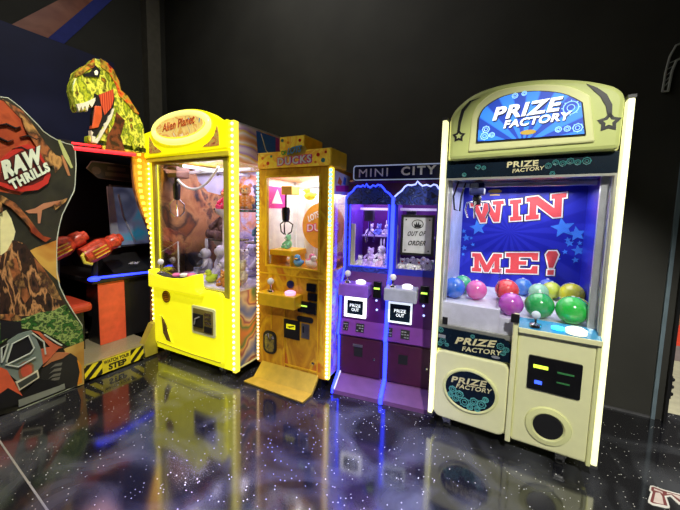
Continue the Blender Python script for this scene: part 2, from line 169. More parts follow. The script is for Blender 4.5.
# ------------------------------------------------------------------ mesh builder
class B:
    def __init__(s): s.bm = bmesh.new(); s.mi = 0
    def _fin(s, nv, bev=0, seg=2):
        vs = s.bm.verts[:][nv:] if nv else s.bm.verts[:]
        fs = {f for v in vs for f in v.link_faces}
        for f in fs: f.material_index = s.mi
        if bev:
            es = list({e for v in vs for e in v.link_edges if len(e.link_faces) == 2 and e.calc_face_angle(0) > .5})
            r = bmesh.ops.bevel(s.bm, geom=es, offset=bev, segments=seg, profile=.5, affect='EDGES', clamp_overlap=True)
            for f in r['faces']: f.material_index = s.mi
        return s
    def box(s, x0, x1, y0, y1, z0, z1, bev=0):
        n = len(s.bm.verts)
        r = bmesh.ops.create_cube(s.bm, size=1)
        for v in r['verts']:
            v.co = Vector(((x0+x1)/2+v.co.x*(x1-x0), (y0+y1)/2+v.co.y*(y1-y0), (z0+z1)/2+v.co.z*(z1-z0)))
        return s._fin(n, bev)
    def _prism(s, a, b, bev):
        n = len(s.bm.verts)
        A = [s.bm.verts.new(p) for p in a]; Bv = [s.bm.verts.new(p) for p in b]
        fs = [s.bm.faces.new(A), s.bm.faces.new(Bv[::-1])]
        k = len(A)
        for i in range(k): fs.append(s.bm.faces.new((A[i], Bv[i], Bv[(i+1) % k], A[(i+1) % k])))
        bmesh.ops.recalc_face_normals(s.bm, faces=fs)
        return s._fin(n, bev)
    def prism(s, pts, y0, y1, bev=0): return s._prism([(x, y0, z) for x, z in pts], [(x, y1, z) for x, z in pts], bev)
    def prismx(s, pts, x0, x1, bev=0): return s._prism([(x0, y, z) for y, z in pts], [(x1, y, z) for y, z in pts], bev)
    def prismz(s, pts, z0, z1, bev=0): return s._prism([(x, y, z0) for x, y in pts], [(x, y, z1) for x, y in pts], bev)
    def tube(s, pts, r, seg=8, closed=False):
        n = len(s.bm.verts); P = [Vector(p) for p in pts]; k = len(P); rings = []
        rr = r if isinstance(r, (list, tuple)) else [r]*k
        pu = None
        for i, p in enumerate(P):
            a = P[(i-1) % k] if (closed or i) else p; b = P[(i+1) % k] if (closed or i < k-1) else p
            t = (b-a).normalized()
            if pu is None: pu = Vector((0,0,1)) if abs(t.z) < .9 else Vector((1,0,0))
            u = (pu-t*pu.dot(t)).normalized(); w = t.cross(u); pu = u
            rings.append([s.bm.verts.new(p+(u*math.cos(2*PI*j/seg)+w*math.sin(2*PI*j/seg))*rr[i]) for j in range(seg)])
        fs = []
        for i in range(k if closed else k-1):
            a, b = rings[i], rings[(i+1) % k]
            for j in range(seg): fs.append(s.bm.faces.new((a[j], a[(j+1) % seg], b[(j+1) % seg], b[j])))
        if not closed:
            fs.append(s.bm.faces.new(rings[0][::-1])); fs.append(s.bm.faces.new(rings[-1]))
        bmesh.ops.recalc_face_normals(s.bm, faces=fs)
        return s._fin(n)
    def sph(s, c, r, seg=16, rot=None):
        n = len(s.bm.verts)
        if not isinstance(r, (tuple, list)): r = (r, r, r)
        q = bmesh.ops.create_uvsphere(s.bm, u_segments=seg, v_segments=max(6, seg*2//3), radius=1)
        R = rot.to_matrix() if rot else Matrix.Identity(3)
        for v in q['verts']: v.co = Vector(c)+R @ Vector((v.co.x*r[0], v.co.y*r[1], v.co.z*r[2]))
        return s._fin(n)
    def lathe(s, prof, c=(0,0,0), axis='z', seg=24, sx=1, sz=1):
        """profile of (radius, height) turned about an axis; 'y' points it at the room (height = -y)"""
        n = len(s.bm.verts); rings = []
        for r, h in prof:
            ring = []
            for j in range(seg):
                a = 2*PI*j/seg; u, w = r*math.cos(a)*sx, r*math.sin(a)*sz
                p = (c[0]+u, c[1]+w, c[2]+h) if axis == 'z' else (c[0]+u, c[1]-h, c[2]+w)
                ring.append(s.bm.verts.new(p))
            rings.append(ring)
        fs = []
        for a, b in zip(rings, rings[1:]):
            for j in range(seg): fs.append(s.bm.faces.new((a[j], a[(j+1) % seg], b[(j+1) % seg], b[j])))
        if prof[0][0] > 1e-5: fs.append(s.bm.faces.new(rings[0]))
        if prof[-1][0] > 1e-5: fs.append(s.bm.faces.new(rings[-1]))
        bmesh.ops.recalc_face_normals(s.bm, faces=fs)
        return s._fin(n)
    def text(s, body, bl, br, tl, y, th=.004, bold=0.0, shear=0, spacing=1.0, plane='xz', font=None):
        """lettering fitted to three corners of its box, in the x/z plane at depth y (front at y-th)"""
        cu = bpy.data.curves.new('t', 'FONT'); cu.body = body; cu.size = 1; cu.shear = shear; cu.offset = bold; cu.space_character = spacing
        cu.extrude = .5; cu.resolution_u = 3
        o = bpy.data.objects.new('t', cu); C.objects.link(o)
        dg = bpy.context.evaluated_depsgraph_get(); me = bpy.data.meshes.new_from_object(o.evaluated_get(dg))
        xs = [v.co.x for v in me.vertices]; ys = [v.co.y for v in me.vertices]
        x0, x1, y0, y1 = min(xs), max(xs), min(ys), max(ys)
        bl, br, tl = Vector(bl), Vector(br), Vector(tl)
        for v in me.vertices:
            a = (v.co.x-x0)/(x1-x0); b = (v.co.y-y0)/(y1-y0); q = bl+(br-bl)*a+(tl-bl)*b
            d = y-th*(v.co.z+.5)
            v.co = (q.x, d, q.y) if plane == 'xz' else (q.x, q.y, th*(v.co.z+.5)+y)
        n = len(s.bm.faces); s.bm.from_mesh(me)
        for f in s.bm.faces[:][n:]: f.material_index = s.mi
        bpy.data.objects.remove(o); bpy.data.curves.remove(cu); bpy.data.meshes.remove(me)
        return s
    def obj(s, name, m, parent=None, smooth=False, label=None):
        me = bpy.data.meshes.new(name); s.bm.to_mesh(me); s.bm.free()
        for x in (m if isinstance(m, (list, tuple)) else [m]): me.materials.append(Mt[x] if isinstance(x, str) else x)
        if smooth:
            for p in me.polygons: p.use_smooth = True
            try: me.set_sharp_from_angle(angle=math.radians(40))
            except Exception: pass
        o = bpy.data.objects.new(name, me); C.objects.link(o)
        if parent: o.parent = parent
        if label: o['label'] = label
        return o
def box(name, m, parent, x0, x1, y0, y1, z0, z1, bev=0, label=None):
    return B().box(x0, x1, y0, y1, z0, z1, bev).obj(name, m, parent, label=label)
def thing(name, label, cat, loc=(0,0,0), rz=0, group=None):
    o = bpy.data.objects.new(name, None); C.objects.link(o); o.empty_display_size = .1
    o.location = loc; o.rotation_euler = (0,0,rz); o['label'] = label; o['category'] = cat
    if group: o['group'] = group
    return o
def tag(o, label, cat, group=None):
    o['label'] = label; o['category'] = cat
    if group: o['group'] = group
    return o
def struct(o): o['kind'] = 'structure'; return o
def copyo(o, parent, loc):
    c = o.copy(); C.objects.link(c); c.parent = parent; c.location = loc; return c
def ell(cx, cz, rx, rz, n=28, a0=0): return [(cx+rx*math.cos(2*PI*i/n+a0), cz+rz*math.sin(2*PI*i/n+a0)) for i in range(n)]
def rrect(x0, x1, z0, z1, r, n=5):
    p = []
    for cx, cz, a in ((x1-r, z1-r, 0), (x0+r, z1-r, 90), (x0+r, z0+r, 180), (x1-r, z0+r, 270)):
        for i in range(n+1):
            t = math.radians(a+90*i/n); p.append((cx+r*math.cos(t), cz+r*math.sin(t)))
    return p
def catmull(P, n=5):
    """open curve through the points, rounded"""
    out = []
    for i in range(len(P)-1):
        p0, p1, p2, p3 = P[max(0,i-1)], P[i], P[i+1], P[min(len(P)-1,i+2)]
        for k in range(n):
            t = k/n; out.append(tuple(.5*((2*p1[j])+(-p0[j]+p2[j])*t+(2*p0[j]-5*p1[j]+4*p2[j]-p3[j])*t*t+(-p0[j]+3*p1[j]-3*p2[j]+p3[j])*t**3) for j in (0,1)))
    return out+[tuple(P[-1])]
def star(cx, cz, r, k=.42, a0=PI/2): return [(cx+(r if i % 2 == 0 else r*k)*math.cos(a0+PI*i/5), cz+(r if i % 2 == 0 else r*k)*math.sin(a0+PI*i/5)) for i in range(10)]
def frame(b, ox0, ox1, oz0, oz1, ix0, ix1, iz0, iz1, y0, y1):
    """rectangular frame out of four bars"""
    b.box(ox0, ix0, y0, y1, oz0, oz1); b.box(ix1, ox1, y0, y1, oz0, oz1)
    b.box(ix0, ix1, y0, y1, iz1, oz1); b.box(ix0, ix1, y0, y1, oz0, iz0); return b
def bulbs(parent, m, path, n, r=.008):
    """individual little lamps along a straight run, children of the light strip"""
    a, b = Vector(path[0]), Vector(path[1]); first = None
    for i in range(n):
        p = a+(b-a)*((i+.5)/n)
        mm = m(i/n) if callable(m) else m
        if first is None or first.get(mm) is None:
            o = B().sph((0,0,0), r, 8).obj('bulb', mm, parent, True); o.location = p
            first = first or {}; first[mm] = o
        else: copyo(first[mm], parent, p)
def area(name, loc, size, power, col, rot=(0,0,0), sy=None):
    l = bpy.data.lights.new(name, 'AREA'); l.energy = power; l.color = col; l.size = size
    if sy: l.shape = 'RECTANGLE'; l.size_y = sy
    o = bpy.data.objects.new(name, l); C.objects.link(o); o.location = loc; o.rotation_euler = rot; return o
def spot(name, loc, target, power, col, ang, blend=.4, rad=.08):
    l = bpy.data.lights.new(name, 'SPOT'); l.energy = power; l.color = col; l.spot_size = math.radians(ang); l.spot_blend = blend; l.shadow_soft_size = rad
    o = bpy.data.objects.new(name, l); C.objects.link(o); o.location = loc
    o.rotation_euler = (Vector(target)-Vector(loc)).to_track_quat('-Z', 'Y').to_euler(); return o
def place(root, s, d, z, base):   # point given in a machine's own frame
    x, y, a = base; return (x+s*math.cos(a)-d*math.sin(a), y+s*math.sin(a)+d*math.cos(a), z)
YB = (-2.7666, 1.7431, .0381); DB = (-1.7354, 1.9832, .0659); MB_ = (-1.0948, 2.3397, .1704); PB = (-.3661, 2.0733, -.0089)

# ------------------------------------------------------------------ plush toys
_fab = {}
def fabric(col):
    k = tuple(col)
    if k not in _fab: _fab[k] = mat('plush_fabric', col, .95, var=.25, scale=60, bump=.4)
    return _fab[k]
def plush(kind, label, loc, size, rz, body, accent, group, tilt=0, cat=None):
    nm = {'bear': 'teddy_bear', 'duck': 'toy_duck', 'dino': 'plush_dinosaur', 'bunny': 'plush_rabbit'}[kind]
    t = thing(nm, label, cat or 'plush toy', loc, rz, group); t.rotation_euler = (tilt, 0, rz); t.scale = (size,)*3
    fb, fa = fabric(body), fabric(accent)
    if kind in ('bear', 'bunny'):
        B().sph((0,0,.30), (.26,.22,.30)).obj('body', fb, t, True)
        B().sph((0,-.04,.72), (.23,.21,.21)).obj('head', fb, t, True)
        B().sph((0,-.22,.67), (.10,.09,.08)).obj('muzzle', fa, t, True)
        for sx in (-1, 1):
            if kind == 'bear': B().sph((sx*.18,0,.90), (.085,.05,.085), 12).obj('ear', fb, t, True)
            else: B().sph((sx*.10,0,1.08), (.06,.04,.22), 12).obj('ear', fb, t, True)
            B().tube([(sx*.20,-.03,.48), (sx*.32,-.14,.36), (sx*.33,-.24,.28)], [.08,.08,.07], 10).sph((sx*.33,-.26,.27), .075, 10).obj('arm', fb, t, True)
            B().tube([(sx*.13,-.05,.12), (sx*.22,-.26,.09), (sx*.24,-.36,.10)], [.10,.10,.09], 10).sph((sx*.24,-.38,.11), (.09,.06,.11), 10).obj('leg', fb, t, True)
            B().sph((sx*.09,-.235,.76), .026, 8).obj('eye', 'black_gloss', t, True)
        B().sph((0,-.31,.70), (.035,.025,.025), 8).obj('nose', 'black', t, True)
    elif kind == 'duck':
        B().sph((0,0,.30), (.30,.40,.28)).sph((0,.36,.42), (.10,.14,.10), 10).obj('body', fb, t, True)
        B().sph((0,-.20,.68), (.22,.22,.22)).obj('head', fb, t, True)
        B().sph((0,-.42,.64), (.11,.12,.045), 10).obj('beak', fa, t, True)
        for sx in (-1, 1):
            B().sph((sx*.28,.05,.34), (.07,.24,.15), 10).obj('wing', fb, t, True)
            B().sph((sx*.10,-.385,.75), .03, 8).obj('eye', 'black_gloss', t, True)
    else:
        B().sph((0,.05,.28), (.26,.34,.27)).tube([(0,.30,.25), (0,.55,.17), (0,.78,.20)], [.18,.10,.03], 10).obj('body', fb, t, True)
        B().tube([(0,-.12,.40), (0,-.26,.62)], [.17,.13], 10).sph((0,-.34,.70), (.17,.24,.15)).obj('head', fb, t, True)
        B().sph((0,-.10,.22), (.19,.26,.19)).obj('belly', fa, t, True)
        for sx in (-1, 1):
            B().tube([(sx*.18,-.16,.20), (sx*.22,-.24,.04)], [.09,.08], 10).obj('leg', fb, t, True)
            B().tube([(sx*.18,.20,.20), (sx*.23,.22,.04)], [.11,.09], 10).obj('leg', fb, t, True)
            B().sph((sx*.11,-.44,.79), .03, 8).obj('eye', 'black_gloss', t, True)
        for i in range(4): B().lathe([(.06,0), (.001,.10)], (0,-.05+.16*i,.53-.07*i), seg=6).obj('spike', fa, t)
    return t
# ================================================================== the room
Fl = B().box(-4.25, 3.7, -4.2, 3.07, -.1, 0).obj('floor', floor_mat()); struct(Fl)
wallm = mat('black_wall_paint', (.036,.035,.031), .75, var=.15, scale=3)
Mt['wall'] = wallm
struct(B().box(-4.25, .93, 2.93, 3.05, 0, 4.5).box(2.2, 3.7, 2.93, 3.05, 0, 4.5).box(.93, 2.2, 2.93, 3.05, 2.3, 4.5).obj('wall_back', 'wall'))
struct(B().box(-4.35, -4.25, -4.2, 3.05, 0, 4.5).obj('wall_left', 'wall'))
struct(B().box(3.7, 3.8, -4.2, 3.05, 0, 4.5).obj('wall_right', 'wall'))
struct(B().box(-4.25, 3.7, -4.3, -4.2, 0, 4.5).obj('wall_front', 'wall'))
struct(B().box(-4.35, 3.8, -4.3, 6.6, 4.5, 4.6).obj('ceiling', 'black'))
# column near the corner and the painted shapes on the left wall
struct(B().box(-4.25, -4.13, 2.60, 2.78, 0, 4.5).obj('trim_1', mat('column_paint', (.12,.11,.09), .6)))
struct(B().box(-4.249, -4.235, -.6, 2.24, .1, 3.06).obj('trim_2', mat('navy_wall_paint', (.016,.020,.095), .6, var=.3, scale=2)))
mural = B()
mural.prismx([(1.318,3.062), (1.598,3.062), (2.35,4.08), (2.08,4.06), (1.779,3.562)], -4.249, -4.238)
mural.mi = 1; mural.prismx([(1.60,3.062), (1.737,3.062), (2.52,4.15), (2.35,4.08)], -4.249, -4.237)
struct(mural.obj('trim_3', [art('mural_brown', [(.20,.04,.02), (.42,.13,.07), (.30,.07,.04)], 2, 1, 3), mat('mural_blue', (.03,.045,.35), .7)]))
# door jamb with a metal corner strip
struct(B().box(.872, .892, 2.912, 2.93, 0, 4.4).obj('trim_4', 'trim_blue'))
struct(B().box(.93, .945, 2.90, 3.05, 0, 2.3).obj('trim_5', 'black'))
struct(B().box(-4.2, .87, 2.915, 2.93, 0, .012).obj('baseboard_back', mat('base_grey', (.10,.10,.11), .4)))
# floor joints
struct(B().prismz([(-2.49,.590), (-2.49,.582), (-1.5,.522), (-1.5,.530)], 0, .0015).prismz([(-2.49,.59), (-3.6,.65), (-3.6,.656), (-2.49,.596)], 0, .0015).obj('trim_6', mat('floor_joint', (.35,.35,.33), .5)))
# room beyond the doorway
struct(B().box(.93, 3.6, 3.07, 4.25, -.1, 0).obj('floor', mat('beige_tile', (.62,.58,.40), .5)))
struct(B().box(.93, 3.6, 4.25, 4.76, -.1, .001).obj('floor', mat('grey_carpet', (.26,.20,.19), .9)))
struct(B().box(.93, 3.6, 4.76, 5.7, -.1, .002).obj('floor', mat('red_carpet', (.80,.06,.02), .9)))
struct(B().box(.93, 3.6, 5.7, 5.8, 0, .42).obj('wall_beyond', mat('khaki_wall', (.45,.44,.28), .7)))
struct(B().box(.93, 3.6, 6.3, 6.4, 0, 4.5).box(3.6, 3.7, 3.05, 6.4, 0, 4.5).obj('wall_far', 'wall'))
hk = thing('door_hinge_bracket', 'small black bracket on the jamb of the doorway at the right edge', 'bracket', (.946, 2.96, .15))
B().box(0,.018,-.02,.02,0,.16,.004).obj('plate', 'black', hk)
for i in range(3): B().sph((.02,0,.03+.05*i), .014, 8).obj('bolt', 'black', hk, True)

# silver decal on the wall, floor decal
dc = B(); dc.tube([(.752,2.92,2.13), (.757,2.92,2.25), (.768,2.92,2.34), (.79,2.92,2.40), (.85,2.92,2.42)], [.006]*5, 6)
dc.tube([(.778,2.92,2.135), (.785,2.92,2.25), (.80,2.92,2.31), (.85,2.92,2.33)], [.007]*4, 6)
dc.tube([(.750,2.92,2.132), (.782,2.92,2.132)], .006, 6)
for i in range(5): dc.tube([(.757+.003*i,2.92,2.16+.035*i), (.778+.004*i,2.92,2.19+.03*i)], .003, 5)
tag(dc.obj('wall_decal', mat('silver_print', (.42,.44,.44), .4)), 'silver sketched outline mounted high on the black wall at the right', 'wall decal')
fd = B(); fd.prismz(TR['dec_out'], 0, .002); fd.mi = 1; fd.prismz(TR['dec_red'], .002, .003)
fd.mi = 2; fd.prismz(TR['dec_in'], .003, .004); fd.prismz(TR['dec_bar'], .003, .004); fd.prismz(TR['dec_bar2'], .003, .004)
tag(fd.obj('floor_decal', [mat('decal_white', (.85,.82,.78), .5), mat('decal_maroon', (.20,.02,.02), .5), mat('decal_pale', (.75,.62,.58), .5)]),
    'white and dark red lettering on the black floor by the doorway', 'floor decal')

# ================================================================== dinosaur shooter cabinet (faces +x, own x runs along world y)
T = thing('arcade_shooting_cabinet', 'sit-down shooter cabinet with roaring dinosaur topper, volcano side art and a hazard-striped step', 'arcade machine', (-2.7435, 0, 0), PI/2)
sky = art('print_orange_sky', [(.16,.02,.006), (.45,.08,.02), (.34,.05,.015), (.60,.15,.04)], 4, 1, 5)
rock = art('print_rock', [(.004,.003,.002), (.010,.006,.004), (.05,.022,.012), (.012,.007,.005), (.60,.30,.11), (.02,.01,.006), (.10,.04,.02), (.006,.004,.003)], 20, .25, 9, st=(1,1,.28), rot=(0,.5,0))
rootm = art('print_root', [(.012,.008,.005), (.38,.13,.04), (.04,.02,.01), (.55,.30,.09), (.02,.01,.006)], 12, .3, 8, st=(1,1,.5), rot=(0,-.7,0))
slate = art('print_slate', [(.008,.010,.006), (.030,.030,.018), (.014,.014,.010)], 3, 1)
jung = art('print_jungle', [(.004,.012,.004), (.03,.16,.02), (.008,.03,.008), (.35,.50,.14), (.01,.04,.01), (.15,.3,.06)], 30, .1, 7)
pan = B(); pan.prism([p for p in TR['panel']]+[(.25,.01), (.25,1.55), (.45,1.9)], 0, .03)
lp = pan.obj('side_panel', slate, T, label='left side panel printed with volcano, jungle and truck')
P_ = B(); zz = [0.0]
mats = []
def lay(key, m, dz=.0006, pts=None):
    zz[0] -= dz
    if m not in mats: mats.append(m)
    P_.mi = mats.index(m); P_.prism(pts or TR[key], zz[0], .001)
def mm(n, c, **k): return mat(n, c, .45, **k)
lay('sky_orange', sky, pts=TR['sky_orange']+[(.45,1.3), (.5,1.75)]); lay('greydark', slate)
lay('skyyellow', art('print_yellow_sky', [(.45,.16,.02), (.62,.38,.07), (.5,.3,.06)], 4, 1))
lay('glow', mm('print_glow', (.80,.78,.38)), pts=TR['glow'])
lay('mountain', rock, pts=TR['mountain']+[(.5,.65), (.5,1.1)]); lay('mount_lit', rootm); lay('mount_lit2', rootm)
lay('root', rootm); lay('root2', rootm); lay('ptero', mm('print_ptero', (.45,.20,.10)))
lay('leafA', mm('print_leaf', (.45,.50,.18))); lay('leafB', mm('print_leaf_red', (.42,.18,.07)))
lay('jungle', jung, pts=TR['jungle']+[(.4,.3), (.4,.62)]); lay('sand', art('print_sand', [(.42,.22,.04), (.60,.42,.12)], 5, 1))
lay('black1', 'black'); lay('lumps', rootm)
lay('tyre', mm('print_tyre', (.02,.02,.02))); lay('rim', mm('print_rim', (.75,.28,.02)))
for i in range(4): lay('tread%d' % i, mm('print_tread', (.16,.16,.14)))
lay('jeep_dark', 'black', pts=TR['jeep_dark']+[(.5,.04), (.5,.2)])
lay('jeep', art('print_jeep', [(.16,.22,.19), (.34,.40,.36)], 3, 1), pts=TR['jeep']+[(.5,.3), (.5,.45)])
lay('jeep_orange', mm('print_orange', (.78,.13,.05)), pts=TR['jeep_orange']+[(.45,.12), (.45,.33)])
lay('jeep_rear', mm('print_orange2', (.62,.14,.06))); lay('jeep_fender', mm('print_orange3', (.45,.17,.07)))
lay('jeep_win', 'black'); lay('jeep_win0', 'black')
lay('emblem', mm('print_brown', (.28,.13,.06))); lay('emblem_in', mm('print_rust', (.62,.10,.05)))
lay('banner', mm('print_bone', (.70,.68,.52))); lay('banner_in', mm('print_band', (.05,.06,.05)))
lay('ellipse', mm('print_red', (.50,.025,.015)), pts=[p for p in TR['ellipse']]); lay('ellipse_in', mm('print_red_dark', (.10,.010,.006)))
for i, pts in enumerate(([(0.74,1.409),(0.804,1.362),(0.858,1.279),(0.915,1.172),(0.894,1.16),(0.837,1.254),(0.783,1.33),(0.738,1.366)], [(0.867,1.24),(0.936,1.144),(0.979,1.128),(0.944,1.102),(0.873,1.174)],
    [(1.002,1.354),(1.086,1.405),(1.072,1.377),(1.011,1.32)], [(0.862,1.9),(0.91,1.861),(0.976,1.72),(1.015,1.619),(0.981,1.615),(0.933,1.726),(0.878,1.829)],
    [(.50,1.48),(.70,1.42),(.74,1.36),(.74,1.30),(.66,1.32),(.5,1.38)])):
    lay('x', rootm if i != 1 else sky, pts=pts)
# cracks in the sky
for x, z in ((.80,1.83), (.90,1.78), (.76,1.74), (.86,1.70)):
    zz[0] -= .0003
    if 'black' not in mats: mats.append('black')
    P_.mi = mats.index('black'); P_.prism([(x-.05,z), (x-.01,z+.012), (x+.03,z-.005), (x+.06,z+.02), (x+.03,z+.002), (x-.01,z+.02)], zz[0], .001)
P_.obj('printed_artwork', mats, lp)
jl = B()
for kk in ('jeep_win', 'jeep_win0'): jl.tube([(x, zz[0]-.0005, z) for x, z in TR[kk]], .005, 6, True)
for pts in ([(.842,.50), (.90,.42), (.905,.33)], [(.905,.47), (.98,.38), (1.0,.36)], [(.70,.34), (.76,.30), (.85,.33)]): jl.tube([(x, zz[0]-.0005, z) for x, z in pts], .005, 6)
jl.obj('truck_frame_lines', mat('print_frame_grey', (.55,.62,.55), .45), lp)  # printed pale grey lines: window frames and pillars of the truck
lg = B(); a, b, c = TR['RAW']; lg.mi = 1
lg.text('RAW', a, b, c, zz[0]-.0005, .003, bold=.11, spacing=1.06); 
lg.mi = 0; lg.text('RAW', a, b, c, zz[0]-.0025, .003, bold=.065, spacing=1.1)
a, b, c = TR['THRILLS']; lg.mi = 1; lg.text('THRILLS', a, b, c, zz[0]-.0045, .003, bold=.11, spacing=1.1)
lg.mi = 0; lg.text('THRILLS', a, b, c, zz[0]-.0065, .003, bold=.06, spacing=1.15)
lg.obj('logo_lettering', ['raw_white', 'black'], lp)
fb_ = B(); fb_.prism([(p[0], p[1]+.03) for p in TR['floorbar']], -.014, 0); fb_.obj('sill_plate', mat('sill_metal', (.42,.46,.40), .35, .5), lp)
edge = B(); edge.tube([(x, 0, z) for x, z in TR['panel'][:27]], .0035, 6); edge.obj('edge_trim', mat('tmold', (.55,.62,.50), .4), lp)
# deck between the side panels
box('step_deck', art('tread_plate', [(.22,.19,.10), (.46,.42,.30), (.24,.22,.13)], 30, 0, 0, .3, kind='wave', rot=(0,0,.78)), T, 1.142, 1.70, .004, .75, .06, .138, 0)
B().box(1.142, 1.60, -.004, .004, .022, .140).obj('step_riser', stripe_mat('hazard_stripes', (.012,.012,.008), (.98,.84,.02), .085), T, label='yellow and black hazard-striped step edge')
tx = B(); tx.box(1.265,1.485,-.0065,-.004,.026,.136); tx.mi = 1; tx.text('WATCH YOUR', (1.275,.098), (1.475,.094), (1.275,.128), -.0066, .002, bold=.02); tx.text('STEP', (1.31,.038), (1.45,.036), (1.31,.088), -.0066, .002, bold=.04)
tx.obj('step_lettering', [mat('hazard_yellow', (.85,.72,.03), .5), 'black'], T)
box('step_nosing', mat('gold_nosing', (.60,.55,.20), .3, .5), T, 1.142, 1.60, -.006, .012, .138, .144)
# right side panel, hollow-cut edge, runs back beside the yellow machine
p2 = [tuple(p) for p in TR['p2out']]
vol = art('print_volcano', [(.03,.02,.03), (.42,.16,.06), (.62,.30,.13), (.10,.06,.05), (.35,.12,.05)], 2.6, 1.6, 4)
rp = B().prism(p2+[(2.75,.02), (2.75,1.83)], .075, .105).obj('side_panel', vol, T, label='right side panel edged with orange bulbs')
B().prism([(1.60,1.825), (1.61,1.62), (1.625,1.495), (1.655,1.369), (1.70,1.25), (1.742,1.14), (1.76,.97), (1.80,.97), (1.80,1.825)], .055, .075).obj('bulb_panel', mat('amber_panel', (.80,.36,.02), .35, emis=(1,.45,.02), es=.35), rp)
first = None
for i in range(17):
    z = 1.80-.052*i; x = 1.655 + (0 if z > 1.5 else (1.5-z)*.2)
    o = B().box(-.014,.014,-.006,.006,-.013,.013,.004).obj('bulb', 'led_orange', rp) if first is None else first.copy()
    if first is not None: C.objects.link(o)
    else: first = o
    o.location = (x, .052, z)
foot = B().prism([(1.61,.135), (1.70,.30), (1.735,.31), (1.735,.02), (1.62,.02)], .0, .075).obj('step_bracket', mat('yellowed_print', (.42,.36,.05), .4), T)
# cabinet shell behind the opening
sh = B(); sh.box(.25, 2.75, 1.30, 1.33, .02, 1.78); sh.obj('back_panel', 'black', T)
box('inner_floor', 'black', T, .3, 2.75, .75, 1.30, .02, .13)
box('canopy', 'black', T, .45, 2.75, .105, 1.30, 1.76, 1.815)
box('canopy', 'black', T, .45, 1.58, .03, .105, 1.76, 1.815)
B().tube([(1.15,.0,1.762), (1.59,.0,1.782)], .014, 8).tube([(1.15,.03,1.80), (1.60,.03,1.82)], .008, 8).obj('red_light_strip', 'led_red', T)
pq = B(); pq.prism([(1.36,1.66), (1.40,1.72), (1.70,1.72), (1.80,1.60), (1.78,1.575), (1.44,1.59)], .30, .31); 
pqo = pq.obj('marquee_plaque', mat('dim_plaque', (.05,.035,.022), .4), T)
pl = B(); pl.tube([(1.36,.298,1.66), (1.40,.298,1.72), (1.70,.298,1.72), (1.80,.298,1.60), (1.78,.298,1.575), (1.44,.298,1.59)], .004, 6, True)
pl.lathe([(.035,0), (.035,.004)], (1.43,.299,1.65), 'y', 16, 1, .9); pl.box(1.52,1.67,.296,.299,1.665,1.695); pl.box(1.50,1.70,.296,.299,1.615,1.645)
pl.obj('plaque_relief', mat('plaque_line', (.16,.10,.06), .4), pqo)
# console, screen, guns, pedestal, seat
box('pedestal_panel', 'salmon', T, 1.40, 1.622, .30, .312, .138, .70, .003, label='salmon red front panel of the pedestal')
box('pedestal', 'black', T, 1.405, 1.62, .312, .52, .138, .70)
box('pedestal', 'black', T, 1.622, 2.6, .32, 1.2, .138, .68)
cs = B(); cs.box(1.35, 2.6, .28, 1.25, .69, .73, .008); cs.prismx([(.42,.73), (.95,1.02), (1.25,1.02), (1.25,.73)], 1.60, 2.6)
con = cs.obj('console', 'black', T)
B().text('ARCADE', (1.74,.80), (1.83,.79), (1.76,.82), .44, .003, shear=.3).obj('console_badge', 'text_white', con)
B().tube([(1.40,.275,.745), (1.62,.275,.735), (1.90,.275,.722)], [.011,.011,.009], 8).obj('blue_light_strip', 'led_blue', con)
B().sph((1.375,.30,.735), (.05,.04,.022), 14).obj('blue_lamp', 'led_blue', con, True)
B().tube([(1.36,.29,.705), (1.9,.29,.695)], .006, 6).obj('console_trim', 'chrome', con)
scr = B().box(1.70, 2.45, .62, .66, .95, 1.56, .006).obj('screen', 'dark_grey', T)
B().box(1.72, 2.43, .612, .62, .97, 1.54).obj('screen_image', art('screen_blue', [(.05,.06,.12), (.16,.18,.28), (.03,.28,.42), (.20,.22,.34)], 2.6, 1, es=.3), scr)
B().prism([(1.66,1.54), (1.71,1.54), (1.76,.95), (1.68,.95)], .60, .615).tube([(1.76,.60,1.47), (1.80,.60,1.25), (1.90,.59,1.0)], .010, 6).obj('screen_bezel', mat('bezel_grey', (.30,.33,.42), .4), scr)
def gun(s, d, z, a):
    g = bpy.data.objects.new('light_gun', None)
    M = Matrix.Translation((s, d, z)) @ Matrix.Rotation(-a, 4, 'Y')
    def tr(b):
        bmesh.ops.transform(b.bm, matrix=M, verts=b.bm.verts); return b
    bod = B(); bod.lathe([(.04,-.18), (.080,-.17), (.088,-.02), (.076,.02), (.058,.05), (.066,.07), (.062,.13), (.045,.14), (.040,.17)], (0,0,0), 'z', 12)
    bmesh.ops.rotate(bod.bm, cent=(0,0,0), matrix=Matrix.Rotation(PI/2, 3, 'Y'), verts=bod.bm.verts)
    bo = tr(bod).obj('gun', mat('gun_print', (.55,.06,.03), .3, var=.5, scale=30), T, True, 'red and tan mounted light gun')
    f = B()
    for k in range(3): f.box(-.12, .0, -.090, -.055, -.036+.030*k, -.029+.030*k)
    tr(f).obj('gun_stripes', mat('gun_tan', (.85,.55,.06), .4), bo)
    h = B(); h.tube([(-.15,-.05,.045), (-.19,-.05,.03), (-.20,-.05,-.03), (-.16,-.05,-.07)], .014, 8); tr(h).obj('grip', mat('grip_yellow', (.90,.80,.10), .4), bo)
    m_ = B().tube([(s-.08,d,.72), (s-.06,d,z-.03)], .025, 8).obj('gun_mount', 'black', bo)
    bpy.data.objects.remove(g)
gun(1.47, .33, 1.0, .45); gun(1.22, .40, 1.03, .45)
B().box(1.10, 1.36, .30, .75, .46, .54, .03).obj('seat', mat('seat_red', (.60,.07,.03), .4), T)
B().box(.95, 1.30, .34, .8, .138, .46).obj('seat_base', 'black', T)
